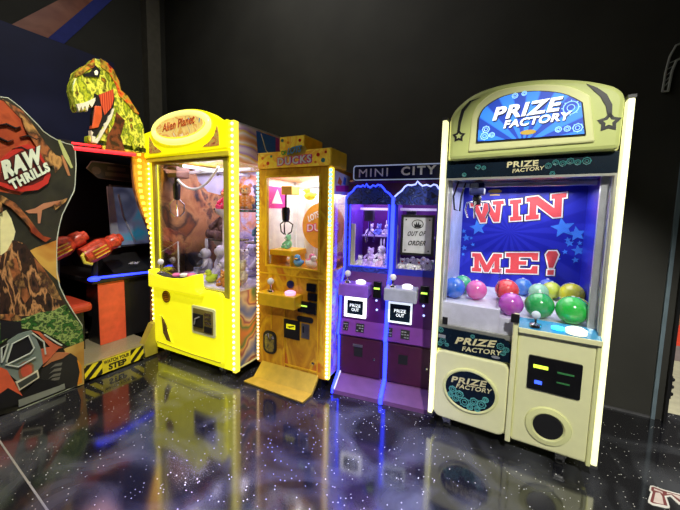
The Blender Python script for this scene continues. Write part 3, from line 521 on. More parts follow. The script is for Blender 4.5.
# dinosaur topper
dg_ = art('dino_green', [(.02,.03,.004), (.55,.60,.02), (.10,.16,.01), (.85,.85,.08), (.03,.04,.004), (.60,.25,.02)], 15, .15, 9, es=.15, st=(1,1,.7))
dor = art('dino_orange', [(.20,.01,.005), (.85,.12,.02), (.50,.35,.03), (.10,.02,.005), (.9,.25,.03)], 18, .15, 8, es=.15)
db = B().prism(TR['dino_body'], .0, .09, .012).obj('dinosaur_topper', dg_, T, label='roaring green and orange dinosaur head topper')
def dl(key, nm, m, y, bev=0):
    B().prism(TR[key], y, .03, bev).obj(nm, m, db)
dl('dino_brown', 'throat', art('dino_brown', [(.02,.006,.004), (.25,.06,.02), (.05,.015,.005), (.02,.01,.004)], 18, .2, 7), -.006)
dl('dino_back', 'crest', dor, -.010); dl('dino_crest', 'crest', dor, -.008)
dl('dino_green2', 'neck_scales', dg_, -.008)
dl('dino_mouth', 'mouth', 'black', -.004); dl('dino_red', 'gum', art('gum', [(.45,.02,.01), (.8,.15,.05)], 20, 0, 0, kind='wave'), -.009); dl('dino_tongue', 'tongue', mat('tongue', (.75,.12,.03), .3), -.014, .004)
dl('dino_jaw_teeth', 'teeth', 'bone', -.016); dl('dino_teeth', 'teeth', 'bone', -.014)
dl('dino_eyepatch', 'eye_socket', 'black', -.012); dl('dino_eye', 'eye', mat('dino_eye', (.9,.92,.6), .3, emis=(1,1,.6), es=.6), -.018)
B().box(1.30, 1.70, .0, .4, 1.815, 1.85).obj('topper_base', 'black', T)
def caster(parent, s, d, h):
    b = B(); b.box(s-.025, s+.025, d-.03, d+.03, h-.012, h); c = b.obj('caster', 'chrome', parent)
    w = B(); w.lathe([(.012,-.011), (.024,-.011), (.026,0), (.024,.011), (.012,.011)], (0,0,0), 'y', 14)
    bmesh.ops.translate(w.bm, vec=(s, d+.012, .0265), verts=w.bm.verts); w.obj('wheel', 'rubber', c, True)
    f = B(); f.box(s-.020, s-.014, d-.004, d+.028, .02, h-.01).box(s+.014, s+.020, d-.004, d+.028, .02, h-.01); f.box(s-.02,s+.02,d-.026,d-.006,.045,h-.01); f.obj('fork', 'chrome', c)
    return c

# ================================================================== yellow crane machine
Y = thing('crane_machine', 'bright yellow crane machine with oval arched marquee and dinosaur plush toys inside', 'arcade machine', YB[:2]+(0,), YB[2])
D_ = .95
box('cabinet', 'yellow_deep', Y, 0, .945, .012, D_, .08, .70)
box('toy_deck', 'lavender', Y, .03, .945, .02, D_-.02, .70, .715)
box('top_box', 'yellow_deep', Y, 0, .955, .012, D_, 1.745, 1.985, .005)
for s0, d0 in ((0, D_-.05), (.905, D_-.05)): box('corner_post', 'olive_gold', Y, s0, s0+.05, d0, D_, .70, 1.745)
fr = frame(B(), .0, .945, .08, 1.80, .075, .885, .70, 1.722, -.008, .012)
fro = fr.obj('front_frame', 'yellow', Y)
f2 = frame(B(), .04, .92, .66, 1.757, .085, .875, .705, 1.715, -.022, -.006); f2.obj('window_frame', 'olive_gold', Y)
B().box(.078, .885, .0, .005, .70, 1.722).obj('window_glass', 'glass', Y, label='clear front glass')
B().box(.948, .952, .05, D_-.05, .715, 1.70).obj('side_glass', 'glass', Y, label='clear side glass')
B().box(.003, .007, .05, D_-.05, .715, 1.74).obj('side_glass', 'glass', Y, label='clear side glass')
B().box(.05, .90, D_-.03, D_-.01, .715, 1.745).obj('backdrop', art('yellow_machine_backdrop', [(.25,.2,.5), (.6,.5,.85), (.75,.3,.15), (.3,.2,.35)], 3, 2), Y)
# header
arch = [(-.01,1.77), (-.012,1.965)]+catmull([(-.012,1.975)]+[tuple(p) for p in TR['Yarch'][1:-1]])+[(.955,1.99), (.955,1.785)]
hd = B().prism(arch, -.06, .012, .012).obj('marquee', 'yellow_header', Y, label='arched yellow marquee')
box('marquee_sill', 'yellow_deep', Y, -.005, .95, -.045, .01, 1.735, 1.772, .004)
ov = B(); n = 36
ring = [(.46+.315*math.cos(2*PI*i/n), -.062, 1.975+.105*math.sin(2*PI*i/n)) for i in range(n)]
ov.tube(ring, .026, 10, True); ov.obj('oval_surround', 'header_ring', hd, True)
os_ = B().prism(ell(.46, 1.982, .275, .078, 36), -.078, -.06).obj('oval_sign', art('oval_print', [(.02,.25,.5), (.85,.6,.12), (.95,.75,.25), (.7,.35,.05), (.9,.85,.6)], 4, 5, 3, es=.25), hd)
B().text('Alien Planet', (.27,1.955), (.65,1.99), (.265,2.02), -.079, .003, bold=.01, shear=.3).obj('sign_lettering', mat('rust_ink', (.62,.10,.02), .5), os_)
orn = art('ornament_print', [(.12,.05,.01), (.65,.22,.08), (.6,.5,.1), (.15,.12,.02)], 22, 2, 4)
B().prism(TR['Ytri1'], -.064, -.058).obj('corner_ornament', orn, hd); B().prism(TR['Ytri2'], -.064, -.058).obj('corner_ornament', orn, hd)
# light strips with their bulbs
ls = box('light_strip', 'led_channel', Y, .948, .985, -.022, .03, .075, 1.99, .008, 'bulb-lined yellow light strip')
bulbs(ls, 'led_yellow', [(.968,-.024,.09), (.968,-.024,1.985)], 44, .0125)
ls2 = box('light_strip', 'led_channel', Y, -.030, -.002, -.012, .03, .09, 1.76, .006, 'bulb-lined yellow light strip')
bulbs(ls2, 'led_yellow', [(-.017,-.014,.10), (-.017,-.014,1.75)], 38, .010)
# lower front
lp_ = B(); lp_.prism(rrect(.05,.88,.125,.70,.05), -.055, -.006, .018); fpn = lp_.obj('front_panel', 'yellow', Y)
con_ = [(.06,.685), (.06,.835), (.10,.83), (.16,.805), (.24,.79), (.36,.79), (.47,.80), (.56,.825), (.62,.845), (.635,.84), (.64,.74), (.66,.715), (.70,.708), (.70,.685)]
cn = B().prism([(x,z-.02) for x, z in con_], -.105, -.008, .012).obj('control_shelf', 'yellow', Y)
B().prism([(.10,.775), (.24,.755), (.36,.755), (.47,.765), (.58,.795), (.58,.798), (.47,.785), (.36,.774), (.24,.775), (.10,.80)], -.09, -.012).obj('shelf_top', 'dark_grey', cn)
jy = B(); jy.tube([(.165,-.055,.78), (.165,-.055,.875)], .007, 8); jy.lathe([(.03,0), (.03,.008), (.012,.02)], (.165,-.055,.785)); jyo = jy.obj('joystick', 'chrome', cn)
B().sph((.165,-.055,.885), .026, 14).obj('joystick_ball', 'white', jyo, True)
for s, m in ((.36,'pink'), (.45,'white'), (.54,'pink')): B().lathe([(.032,0), (.034,.014), (.022,.022), (.001,.024)], (s,-.05,.783+(s-.36)*.1)).obj('button', m, cn, True)
B().tube([(.09,-.058,.16), (.30,-.062,.155), (.55,-.066,.15), (.86,-.058,.15)], .006, 6).obj('panel_crease', 'yellow_deep', fpn)
sp = B(); sp.lathe([(.048,0), (.048,.012), (.040,.014), (.040,.004), (.001,.004)], (.235,-.055,.59), 'y', 24, 1, 1.1); spo = sp.obj('speaker_grille', 'ochre_dark', fpn)
for i in range(5): B().box(.20,.27,-.068,-.062,.556+.016*i,.561+.016*i).obj('grille_bar', 'ochre', spo)
B().prism(TR['Ypz2'], -.062, -.05, .004).obj('prize_trim', 'yellow', fpn)
B().prism(TR['Yprize'], -.066, -.054).obj('prize_slot', art('slot_dark', [(.03,.02,.01), (.25,.15,.03), (.05,.03,.02)], 20, 1), fpn)
cdr = B(); cdr.prism(rrect(.55,.815,.335,.57,.02), -.066, -.05, .005); cd = cdr.obj('coin_door', 'cream_light', fpn)
B().prism(rrect(.572,.795,.36,.548,.01), -.069, -.066).obj('coin_recess', mat('recess_gold', (.30,.25,.06), .3, .3), cd)
b = B(); b.box(.58,.69,-.08,-.069,.40,.51,.003).box(.705,.785,-.078,-.069,.375,.42,.003); b.obj('bill_acceptor', 'black', cd)
b = B()
for z in (.44,.475,.51): b.box(.71,.78,-.078,-.069,z,z+.022,.003)
b.obj('coin_slot', 'chrome', cd)
b = B(); b.tube([(.60,-.083,.42), (.62,-.09,.47), (.66,-.083,.49)], .006, 6); b.obj('door_key', 'silver', cd)
# side graphics
swl = art('side_swirl_low', [(.75,.25,.06), (.10,.25,.08), (.80,.45,.12), (.35,.08,.12), (.75,.60,.35), (.15,.2,.45)], 1.5, 8, 3, kind='wave', rot=(.5,.3,.2))
swu = art('side_swirl_high', [(.80,.70,.80), (.45,.28,.75), (.85,.60,.08), (.9,.85,.9), (.75,.35,.15)], 1.6, 5, 2, kind='rings')
B().box(.945, .957, .03, D_-.02, .085, .70).obj('side_graphic', swl, Y, label='printed swirl on the lower side')
sg = B().box(.955, .967, .03, D_-.02, 1.70, 1.985).obj('side_graphic', swu, Y, label='printed swirl on the upper side')
sb_ = B(); sb_.prismx([(.27,1.72), (.245,1.97), (.50,1.97), (.50,1.70)], .967, .970); sb_.mi = 1; sb_.tube([(.971,.26,1.80), (.971,.33,1.74), (.971,.48,1.80)], .005, 6); sb_.tube([(.971,.30,1.96), (.971,.36,1.84), (.971,.50,1.76)], .004, 6)
sb_.mi = 2; sb_.prismx([(.50,1.70), (.50,1.97), (.62,1.97), (.62,1.70)], .967, .970)
sb_.obj('side_print', ['blue', 'text_white', mat('magenta_print', (.45,.05,.40), .4)], sg)
B().tube([(.962,.02,1.985), (.962,D_,1.985)], .007, 6).obj('edge_trim', 'silver', Y)
B().tube([(.955,.02,.085), (.955,D_,.085)], .009, 6).obj('edge_trim', 'cream_light', Y)
B().tube([(.952,.04,.705), (.952,D_-.02,.705)], .006, 6).obj('edge_trim', 'silver', Y)
for s, d in ((.11,.035), (.80,.035), (.11,.86), (.80,.86)): caster(Y, s, d, .08)
# crane and cable
g = B(); g.box(.05,.90,.26,.30,1.665,1.69).box(.30,.34,.05,.90,1.69,1.715); g.obj('crane_rail', 'silver', Y)
cc = B(); cc.box(.04,.17,.12,.26,1.62,1.715,.008); cw = cc.obj('crane_carriage', mat('brown_box', (.20,.10,.07), .4), Y)
b = B(); b.tube([(.105,.17,1.62), (.105,.17,1.56)], .018, 10).lathe([(.03,0), (.035,-.03), (.028,-.14), (.012,-.15)], (.105,.17,1.57)); cb = b.obj('claw_body', 'black_gloss', cw, True)
for k in range(3):
    a = 2*PI*k/3+.4; dx, dy = math.cos(a), math.sin(a)
    B().tube([(.105+.02*dx,.17+.02*dy,1.43), (.105+.07*dx,.17+.07*dy,1.38), (.105+.065*dx,.17+.065*dy,1.31), (.105+.025*dx,.17+.025*dy,1.27)], .006, 6).obj('claw_prong', 'chrome', cb, True)
pts = []
for i in range(17):
    t = i/16; pts.append((.16+.50*t, .14, 1.60+.09*t*t-.42*t*(1-t)*1.0+.0))
B().tube(pts, .011, 8).obj('crane_cable', 'white', Y, True)
b = B(); b.prism([(.20,1.70), (.24,1.60), (.36,1.50), (.52,1.47), (.66,1.56), (.70,1.66), (.70,1.70)], .30, .31); b.obj('inner_valance', 'lavender', Y)
b = B(); b.box(.045,.05,.03,.30,.715,1.02).box(.28,.285,.03,.30,.715,.95).box(.045,.285,.295,.30,.715,1.02); b.obj('prize_chute', 'glass', Y)
b = B(); b.tube([(.285,.03,.715), (.285,.03,1.06)], .006, 6).tube([(.05,.03,.95), (.285,.03,1.06)], .003, 6); b.obj('chute_post', 'pearl', Y)
st = B(); st.lathe([(.07,0), (.05,.03), (.045,.55), (.10,.60), (.105,.63)], (.60,.30,.715), seg=20); st.obj('display_pedestal', 'lilac', Y, True)
sh_ = B(); sh_.box(.72,.94,.20,.55,1.325,1.345,.004); sh_.obj('toy_shelf', 'dark_grey', Y)
box('toy_shelf', 'dark_grey', Y, .70, .94, .40, .66, 1.04, 1.055, .004)
GP = 'plush toys in the yellow crane machine'
def yp(kind, label, s, d, z, size, rz, body, acc, tilt=0): return plush(kind, label, place(Y, s, d, z, YB), size, rz+YB[2], body, acc, GP, tilt)
yp('dino', 'lavender grey plush dinosaur facing the front glass of the yellow crane machine', .47, .38, .72, .36, .6, (.50,.47,.66), (.62,.58,.75))
yp('dino', 'pale grey plush dinosaur with raised head at the middle of the yellow machine', .27, .74, .72, .40, -1.2, (.45,.42,.50), (.75,.72,.80))
yp('bear', 'lilac plush bear slumped in the right half of the yellow machine', .64, .23, .72, .22, -.4, (.55,.48,.80), (.7,.65,.9))
yp('bear', 'light grey plush bear at the right end of the toy heap behind the front glass', .83, .22, .72, .22, -.2, (.55,.55,.62), (.8,.8,.85))
yp('duck', 'lime green plush toy pressed to the front glass beside the control shelf', .57, .13, .718, .13, -.2, (.45,.62,.05), (.8,.7,.1))
yp('bear', 'orange brown plush bear low in the right corner of the yellow front window', .74, .11, .718, .13, .1, (.62,.25,.06), (.8,.5,.2))
yp('bear', 'pink and red plush toy sitting on the white pedestal', .60, .30, 1.346, .20, -.3, (.75,.05,.15), (.9,.3,.1))
yp('bear', 'white-faced dark plush bear on the upper shelf behind the side glass', .84, .44, 1.347, .22, .6, (.08,.08,.16), (.9,.9,.95))
yp('bear', 'orange plush bear on the shelf behind the side glass', .84, .26, 1.347, .22, .5, (.70,.24,.05), (.85,.5,.2))
yp('bear', 'blue plush bear with white muzzle on the lower shelf behind the side glass', .82, .52, 1.056, .26, .7, (.10,.28,.55), (.9,.9,.92))
yp('dino', 'grey blue plush dinosaur in the side window of the yellow machine', .80, .78, .72, .32, .9, (.28,.30,.48), (.5,.5,.62))
yp('duck', 'small yellow plush duck near the side glass of the yellow machine', .88, .45, .72, .16, .9, (.85,.65,.05), (.9,.35,.02))
yp('bunny', 'red and white plush toy at the front of the side window', .87, .10, .72, .10, .8, (.80,.05,.06), (.9,.9,.9))
yp('bear', 'pale violet plush bear sitting in the middle of the toy heap', .66, .60, .72, .34, -.5, (.50,.45,.72), (.7,.66,.88))
yp('bunny', 'grey plush rabbit leaning near the prize chute', .20, .42, .72, .26, -.5, (.40,.38,.44), (.7,.68,.75))
yp('bear', 'dark brown plush bear hanging high at the back of the yellow machine', .30, .60, 1.05, .42, -.4, (.12,.06,.06), (.35,.25,.22))
B().box(.12,.48,.48,.72,1.03,1.048,.003).tube([(.30,.60,.715), (.30,.60,1.03)], .02, 8).obj('toy_stand', 'dark_grey', Y)

# ================================================================== ducks crane machine
Dk = thing('crane_machine', 'slim orange-gold crane machine with a DUCKS marquee and rubber ducks inside', 'arcade machine', DB[:2]+(0,), DB[2])
wood = art('gold_wood_print', [(.45,.17,.006), (.80,.42,.012), (.58,.24,.008), (.90,.55,.02), (.66,.18,.012)], 6, .7, 5, st=(1,1,.5))
W = .60; DD = .53
box('cabinet', 'ochre', Dk, 0, W, .01, DD, .085, .90)
box('top_box', 'ochre', Dk, 0, W, .01, DD, 1.60, 1.655)
for s0, d0 in ((0, DD-.04), (W-.04, DD-.04)): box('corner_post', 'white', Dk, s0, s0+.04, d0, DD, .90, 1.60)
f = frame(B(), .0, .60, .85, 1.655, .078, .530, .918, 1.592, -.012, .012); f.obj('window_frame', wood, Dk)
f = frame(B(), .064, .544, .905, 1.606, .078, .530, .918, 1.592, -.018, -.011); f.obj('window_bead', 'ochre_light', Dk)
B().box(.07,.54,.0,.004,.91,1.60).obj('window_glass', 'glass', Dk, label='clear front glass')
B().box(W-.006,W-.002,.04,DD-.04,.90,1.60).obj('side_glass', 'glass', Dk, label='clear side glass')
B().box(.002,.010,.04,DD-.04,.90,1.60).obj('inner_wall', 'pearl', Dk)
bk = B().box(.03, W-.03, DD-.03, DD-.015, .90, 1.60).obj('backdrop', 'pearl', Dk)
b = B()
for i, (a, w) in enumerate(((.15,.2), (.12,.3), (.2,.22))): b.box(a, a+w, DD-.033, DD-.03, 1.52-.03*i, 1.528-.03*i)
b.box(.05,.55,DD-.033,DD-.03,1.40,1.415); b.obj('backdrop_print', 'lavender', bk)
b = B(); b.box(.010,.014,.10,.34,1.36,1.54); b.mi = 1; b.prismx([(.14,1.40), (.22,1.52), (.30,1.40)], .014, .016)
b.obj('wall_print', ['hotpink', 'text_silver'], bk)
# header
mq = art('duck_marquee', [(.85,.50,.03), (.90,.65,.06), (.80,.35,.03), (.92,.75,.12)], 7, 2, 3, es=.15)
hd = B().box(-.012, .622, -.012, .27, 1.657, 1.785, .01).obj('marquee', 'ochre_light', Dk, label='orange box marquee')
B().prism(rrect(-.004,.614,1.664,1.778,.02), -.018, -.012).obj('marquee_face', mq, hd)
h2 = B().box(.19, .41, -.012, .27, 1.785, 1.888, .008).obj('marquee_top', 'ochre_light', Dk, label='small raised top of the marquee')
B().prism(rrect(.197,.403,1.785,1.882,.015), -.018, -.012).obj('marquee_face', mq, h2)
b = B(); b.mi = 0
b.text('DUCKS', (.175,1.672), (.475,1.684), (.175,1.738), -.018, .004, bold=.09, spacing=1.15)
b.mi = 1; b.text('DUCKS', (.182,1.677), (.468,1.689), (.182,1.733), -.022, .004, bold=.03, spacing=1.25)
b.mi = 2; b.text('LOTS', (.265,1.752), (.385,1.768), (.27,1.80), -.022, .004, bold=.03, shear=.2)
b.mi = 3; b.text('OF', (.215,1.752), (.26,1.752), (.215,1.785), -.022, .004, bold=.03)
b.mi = 4; b.prism([(.255,1.74), (.29,1.80), (.33,1.815), (.40,1.81), (.43,1.79), (.41,1.75), (.33,1.74)], -.020, -.014)
b.obj('marquee_lettering', ['hotpink', 'text_white', 'skyblue', 'green', 'gold'], hd)
# three-coloured toy spots printed on the face
b = B(); cols = ['orange', 'red', 'teal']
for i, (x, z, r) in enumerate(((.04,1.74,.012), (.09,1.70,.014), (.12,1.75,.010), (.05,1.685,.010), (.52,1.74,.014), (.56,1.70,.016), (.50,1.69,.010), (.58,1.755,.010), (.22,1.86,.012), (.27,1.84,.010), (.37,1.85,.012))):
    b.mi = i % 3; b.prism(ell(x, z, r, r, 12), -.0195, -.0175)
b.obj('marquee_dots', cols, hd)
# light strips
lm = lambda t: 'led_aqua' if t > .72 else 'led_warm'
ls = box('light_strip', 'led_channel', Dk, .603, .632, -.008, .028, .10, 1.652, .006, 'bulb-lined light strip'); bulbs(ls, lm, [(.618,-.012,.11), (.618,-.012,1.645)], 52, .0125)
ls = box('light_strip', 'ochre', Dk, -.030, -.004, -.004, .028, .10, 1.652, .006, 'bulb-lined light strip')
bulbs(ls, lm, [(-.012,-.008,.11), (-.012,-.008,1.645)], 52, .0105); bulbs(ls, lm, [(-.032,.016,.11), (-.032,.016,1.645)], 52, .0105)
# lower front panels
fp = B().box(.0,.60,-.010,.010,.10,.85).obj('front_panel', wood, Dk)
b = B(); b.box(.245,.252,-.016,-.010,.10,.62).box(.535,.542,-.016,-.010,.10,.85).box(.12,.127,-.016,-.010,.40,.85).box(.0,.60,-.016,-.010,.845,.855).box(.252,.535,-.016,-.010,.60,.612).box(.252,.535,-.016,-.010,.135,.147); b.obj('panel_trim', 'ochre_light', fp)
cb = B().box(.075,.405,-.13,-.010,.625,.722,.006).obj('control_box', 'ochre_light', Dk)
b = B(); b.lathe([(.03,0), (.028,.012), (.01,.02)], (.15,-.06,.722)).tube([(.15,-.06,.73), (.15,-.06,.78)], .007, 8); j = b.obj('joystick', 'chrome', cb)
B().sph((.15,-.06,.80), .027, 14).obj('joystick_ball', 'white', j, True)
b = B(); b.lathe([(.04,0), (.042,.018), (.025,.028), (.001,.030)], (.33,-.065,.722)); b.obj('button', mat('lit_pink_button', (.95,.6,.9), .3, emis=(1,.5,.9), es=.8), cb, True)
B().lathe([(.03,0), (.03,.012), (.018,.016), (.001,.016)], (.30,-.010,.785), 'y').obj('push_button', 'navy', fp, True)
b = B(); b.box(.445,.525,-.03,-.010,.755,.815,.004).box(.455,.53,-.025,-.010,.685,.74,.004); b.obj('bill_acceptor', 'black_gloss', fp)
b = B(); b.box(.37,.53,-.03,-.010,.585,.672,.006); c_ = b.obj('card_reader', 'black_gloss', fp); B().box(.40,.455,-.033,-.03,.635,.645).obj('reader_light', mat('green_led', (.6,1,.1), .4, emis=(.6,1,.1), es=1), c_)
b = B(); b.prism(rrect(.36,.50,.510,.555,.02), -.018, -.010, .004); b.obj('vent_cover', 'black', fp)
b = B(); b.box(.245,.385,-.022,-.010,.36,.51,.004); ba = b.obj('bill_validator', 'black', fp)
b = B(); b.box(.272,.35,-.026,-.022,.44,.475); b.mi = 1; b.prism([(.28,.455), (.34,.470), (.345,.462), (.30,.448)], -.028, -.026); b.obj('validator_label', ['yellow', 'black'], ba)
b = B(); b.box(.40,.47,-.02,-.010,.385,.50,.004); cm = b.obj('coin_mechanism', 'steel', fp); B().box(.415,.425,-.023,-.02,.43,.48).obj('coin_slot', 'black', cm)
b = B(); b.lathe([(.012,0), (.012,.01), (.001,.012)], (.505,-.010,.205), 'y', 12); b.obj('lock', 'chrome', fp)
b = B(); b.prism(rrect(.045,.175,.195,.385,.05), -.020, -.010, .005); ow = b.obj('prize_window', 'black', fp)
B().prism(rrect(.065,.155,.215,.365,.035), -.022, -.020).obj('window_pane', art('prize_glint', [(.02,.02,.03), (.35,.28,.05), (.05,.04,.03), (.5,.5,.6)], 15, 2, 3, .1), ow)
# steel kick tray flaring out at the foot
b = B(); b._prism([(.035,-.012,.12), (.035,-.012,.085), (.015,-.09,.0), (-.012,-.185,.004), (-.012,-.19,.018), (.015,-.10,.02)],
                  [(.55,-.012,.12), (.55,-.012,.085), (.545,-.09,.0), (.535,-.215,.004), (.535,-.22,.018), (.545,-.10,.02)], 0)
kt = b.obj('kick_tray', mat('gold_tray', (.78,.55,.05), .3, .2), Dk)
b = B(); b.box(0, .56, .02, .10, .0, .086).box(.0,.56,.40,.50,0,.086); b.obj('plinth', 'black', Dk)
# side panel below the glass
sidep = art('duck_side', [(.65,.55,.9), (.20,.15,.75), (.85,.45,.75), (.35,.75,.8), (.9,.8,.9)], 5, 3, 3)
B().box(W,W+.010,.03,DD-.02,.09,.90).obj('side_graphic', sidep, Dk, label='pastel printed side')
b = B(); b.prismx([(.05,1.47), (.05,1.64), (.37,1.62), (.37,1.47)], W+.0, W+.012); sp_ = b.obj('side_sign', 'pearl', Dk)
b = B(); b.prismx([(.10,1.49), (.09,1.53), (.33,1.55), (.34,1.50)], W+.012, W+.014); b.mi = 1; b.prismx([(.12,1.55), (.15,1.60), (.20,1.57), (.18,1.54)], W+.012, W+.014); b.mi = 2; b.prismx([(.22,1.55), (.24,1.61), (.28,1.60), (.27,1.55)], W+.012, W+.014)
b.obj('side_sign_print', ['hotpink', 'orange', 'blue'], sp_)
# inside: round sign on a post, crane, shelf
b = B(); b.lathe([(.195,0), (.195,.012)], (.40,.33,1.22), 'y', 40); rs = b.obj('round_sign', mat('sign_orange', (.90,.42,.05), .4), Dk)
b = B(); b.mi = 0; b.text('DUCKS', (.25,1.165), (.555,1.19), (.25,1.235), .317, .003, bold=.07); b.mi = 1; b.text('DUCKS', (.258,1.172), (.548,1.196), (.258,1.23), .313, .003, bold=.01, spacing=1.1)
b.mi = 1; b.text('LOTS OF', (.27,1.25), (.44,1.33), (.25,1.30), .317, .003, bold=.02, shear=.2); b.obj('sign_lettering', ['hotpink', 'text_white'], rs)
B().box(.38,.45,.325,.345,.90,1.05).obj('sign_post', 'ochre_light', rs)
b = B(); b.lathe([(.045,0), (.045,.50)], (.24,.38,.93), seg=20); b.obj('display_column', 'pearl', Dk, True)
b = B(); b.box(.06,.54,.24,.26,1.52,1.54); b.obj('crane_rail', 'silver', Dk)
cr = B().box(.12,.22,.12,.24,1.47,1.54,.005).obj('crane_carriage', 'gold', Dk)
b = B(); b.tube([(.14,.16,1.47), (.14,.16,1.36)], .008, 8).lathe([(.03,0), (.036,-.03), (.03,-.10), (.02,-.12)], (.14,.16,1.37)); cb = b.obj('claw_body', 'black_gloss', cr, True)
for k in range(3):
    a = 2*PI*k/3+.9; dx, dy = math.cos(a), math.sin(a)
    B().tube([(.14+.015*dx,.16+.015*dy,1.26), (.14+.06*dx,.16+.06*dy,1.23), (.14+.05*dx,.16+.05*dy,1.17), (.14+.02*dx,.16+.02*dy,1.15)], .006, 6).obj('claw_prong', 'black_gloss', cb, True)
b = B(); b.box(.05,.26,.06,.30,.985,1.03,.005); b.box(.06,.07,.07,.29,.90,.985).box(.24,.25,.07,.29,.90,.985); b.obj('prize_platform', 'ochre_light', Dk)
GD = 'toys in the DUCKS crane machine'
def dp(kind, label, s, d, z, size, rz, body, acc): return plush(kind, label, place(Dk, s, d, z, DB), size, rz, body, acc, GD, 0, 'toy')
dp('bear', 'pale green toy bear on the ledge behind the left glass', .15, .19, 1.032, .12, -.4, (.25,.70,.40), (.8,.95,.8))
dp('duck', 'yellow duck perched on top of the white column', .24, .38, 1.432, .13, -.7, (.95,.72,.05), (.9,.35,.02))
for i, (s, d, z, c, cn_) in enumerate(((.10,.42,.902,(.90,.90,.92),'white'), (.30,.10,.902,(.15,.45,.9),'blue'), (.36,.20,.902,(.95,.25,.45),'pink'), (.42,.09,.902,(.90,.88,.95),'pale lilac'), (.50,.17,.902,(.95,.75,.08),'yellow'), (.10,.46,.902,(.3,.8,.6),'mint'), (.52,.42,.902,(.5,.2,.8),'purple'), (.53,.30,.902,(.9,.35,.1),'orange'), (.36,.44,.902,(.1,.5,.7),'teal'))):
    dp('duck', '%s toy duck lying on the floor of the DUCKS machine' % cn_, s, d, z, .115, -.5+i*.7, c, (.95,.45,.05))
# ================================================================== MINI CITY twin crane machine
Mn = thing('twin_crane_machine', 'purple twin mini crane machine outlined in blue light under a MINI CITY sign', 'arcade machine', MB_[:2]+(0,), MB_[2])
L, R_, MD = -.03, .655, .42
prof = [(-.05,1.44), (-.05,.90), (-.08,.86), (-.13,.80), (-.15,.53), (-.185,.42), (-.16,.405), (-.15,.10), (-.30,.035), (-.30,.0), (MD,0), (MD,1.44)]
up = B()
up.prismx([(-.05,.90), (-.08,.86), (-.13,.80), (-.15,.53), (MD,.53), (MD,.90)], L, R_)
cab = up.obj('cabinet', 'purple', Mn)
B().prismx([(-.15,.53), (-.185,.42), (-.16,.405), (MD,.405), (MD,.53)], L, R_).obj('sloped_ledge', mat('ledge_violet', (.17,.035,.30), .35), Mn)
B().prismx([(-.16,.405), (-.15,.10), (MD,.10), (MD,.405)], L, R_).obj('lower_cabinet', 'purple_dark', Mn)
B().prismx([(-.15,.10), (-.30,.030), (-.30,.0), (MD,.0), (MD,.10)], L, R_).obj('kick_base', mat('kick_purple', (.16,.06,.18), .4), Mn)
b = B(); b._prism([(L,-.15,.104), (L,-.30,.034), (L,-.30,.040), (L,-.15,.110)], [(L+.012,-.15,.104), (L+.012,-.30,.034), (L+.012,-.30,.040), (L+.012,-.15,.110)], 0); b.obj('kick_trim', 'pearl', Mn)
box('back_wall', 'purple', Mn, L, R_, MD-.02, MD, .90, 1.57)
box('roof', 'purple', Mn, L, R_, -.03, MD, 1.555, 1.575)
box('toy_deck', 'lilac', Mn, L+.01, R_-.01, -.04, MD-.02, .90, .915)
mid = .315
for s0, s1 in ((L, L+.02), (mid, mid+.018), (R_-.02, R_)): B().box(s0, s1, -.03, MD, .90, 1.555).obj('side_wall', 'violet', Mn)
b = B(); b.prismx([(-.045,1.44), (-.03,1.56), (-.02,1.56), (-.02,1.43)], L, R_); b.obj('upper_panel', 'purple_dark', Mn)
blueprint = art('blue_print', [(.01,.01,.08), (.03,.06,.45), (.01,.01,.12), (.08,.10,.6)], 8, 3, 4)
for i, (x0, x1, key) in enumerate(((L, mid+.005, 'Mcrest1'), (mid+.012, R_, 'Mcrest2'))):
    f = frame(B(), x0, x1, .865, 1.45, x0+.03, x1-.033, .93, 1.405, -.062, -.045); fo = f.obj('window_frame', blueprint if i == 0 else 'royal', Mn)
    B().box(x0+.02, x1-.02, -.040, -.037, .92, 1.42).obj('window_glass', 'glass', Mn, label='clear window glass')
    pts = [tuple(p) for p in TR[key]]
    pts = [(max(x0, min(x1, x)), z) for x, z in pts]
    cr = B().prism([(pts[0][0],1.40)]+pts+[(pts[-1][0],1.40)], -.075, -.050).obj('skyline_crest', art('crest_print', [(.008,.01,.05), (.04,.08,.5), (.01,.01,.06), (.2,.3,.8)], 14, 2, 4), Mn, label='city skyline cut-out above the window')
    B().tube([(x, -.076, z) for x, z in pts], .006, 6).obj('light_outline', 'led_blue' if i == 0 else 'led_paleblue', cr)
    # LED round the window
    if i == 0: B().tube([(x0+.028,-.064,1.408), (x0+.028,-.064,.928), (x1-.03,-.064,.928), (x1-.03,-.064,1.408)], .004, 6).obj('window_light', 'led_blue', fo)
# blue profile strips on the cabinet edges
path = [(-.066,1.46), (-.066,.92), (-.095,.86), (-.142,.80), (-.163,.53), (-.198,.42), (-.172,.40), (-.162,.11), (-.305,.045), (-.31,.0)]
for s in (L-.006, mid+.006):
    B().tube([(s, d, max(z, .008)) for d, z in path[:7]]+[(s, -.162, .12)]+([(s,-.31,.045), (s,-.312,.01)]), .0085 if s < 0 else .015, 8).obj('edge_light', 'led_blue', Mn, True, 'glowing blue edge light')
# sign
sg = B().prism(rrect(-.005, .70, 1.578, 1.702, .02), -.012, .03, .004).obj('name_sign', 'sign_navy', Mn, label='dark MINI CITY name board')
b = B(); pr = [(x, -.015, z) for x, z in rrect(.004, .69, 1.587, 1.693, .018)]; b.tube(pr, .0045, 6, True); b.obj('sign_border', mat('sign_line', (.45,.55,.75), .4, emis=(.5,.6,.9), es=.25), sg)
b = B(); b.text('MINI', (.045,1.608), (.265,1.612), (.045,1.668), -.013, .008, bold=.0, spacing=1.2); b.obj('sign_lettering', 'text_silver', sg); b = B(); b.text('CITY', (.362,1.614), (.605,1.620), (.362,1.678), -.013, .008, bold=.035, spacing=1.3)
b.obj('sign_lettering', 'text_silver', sg)
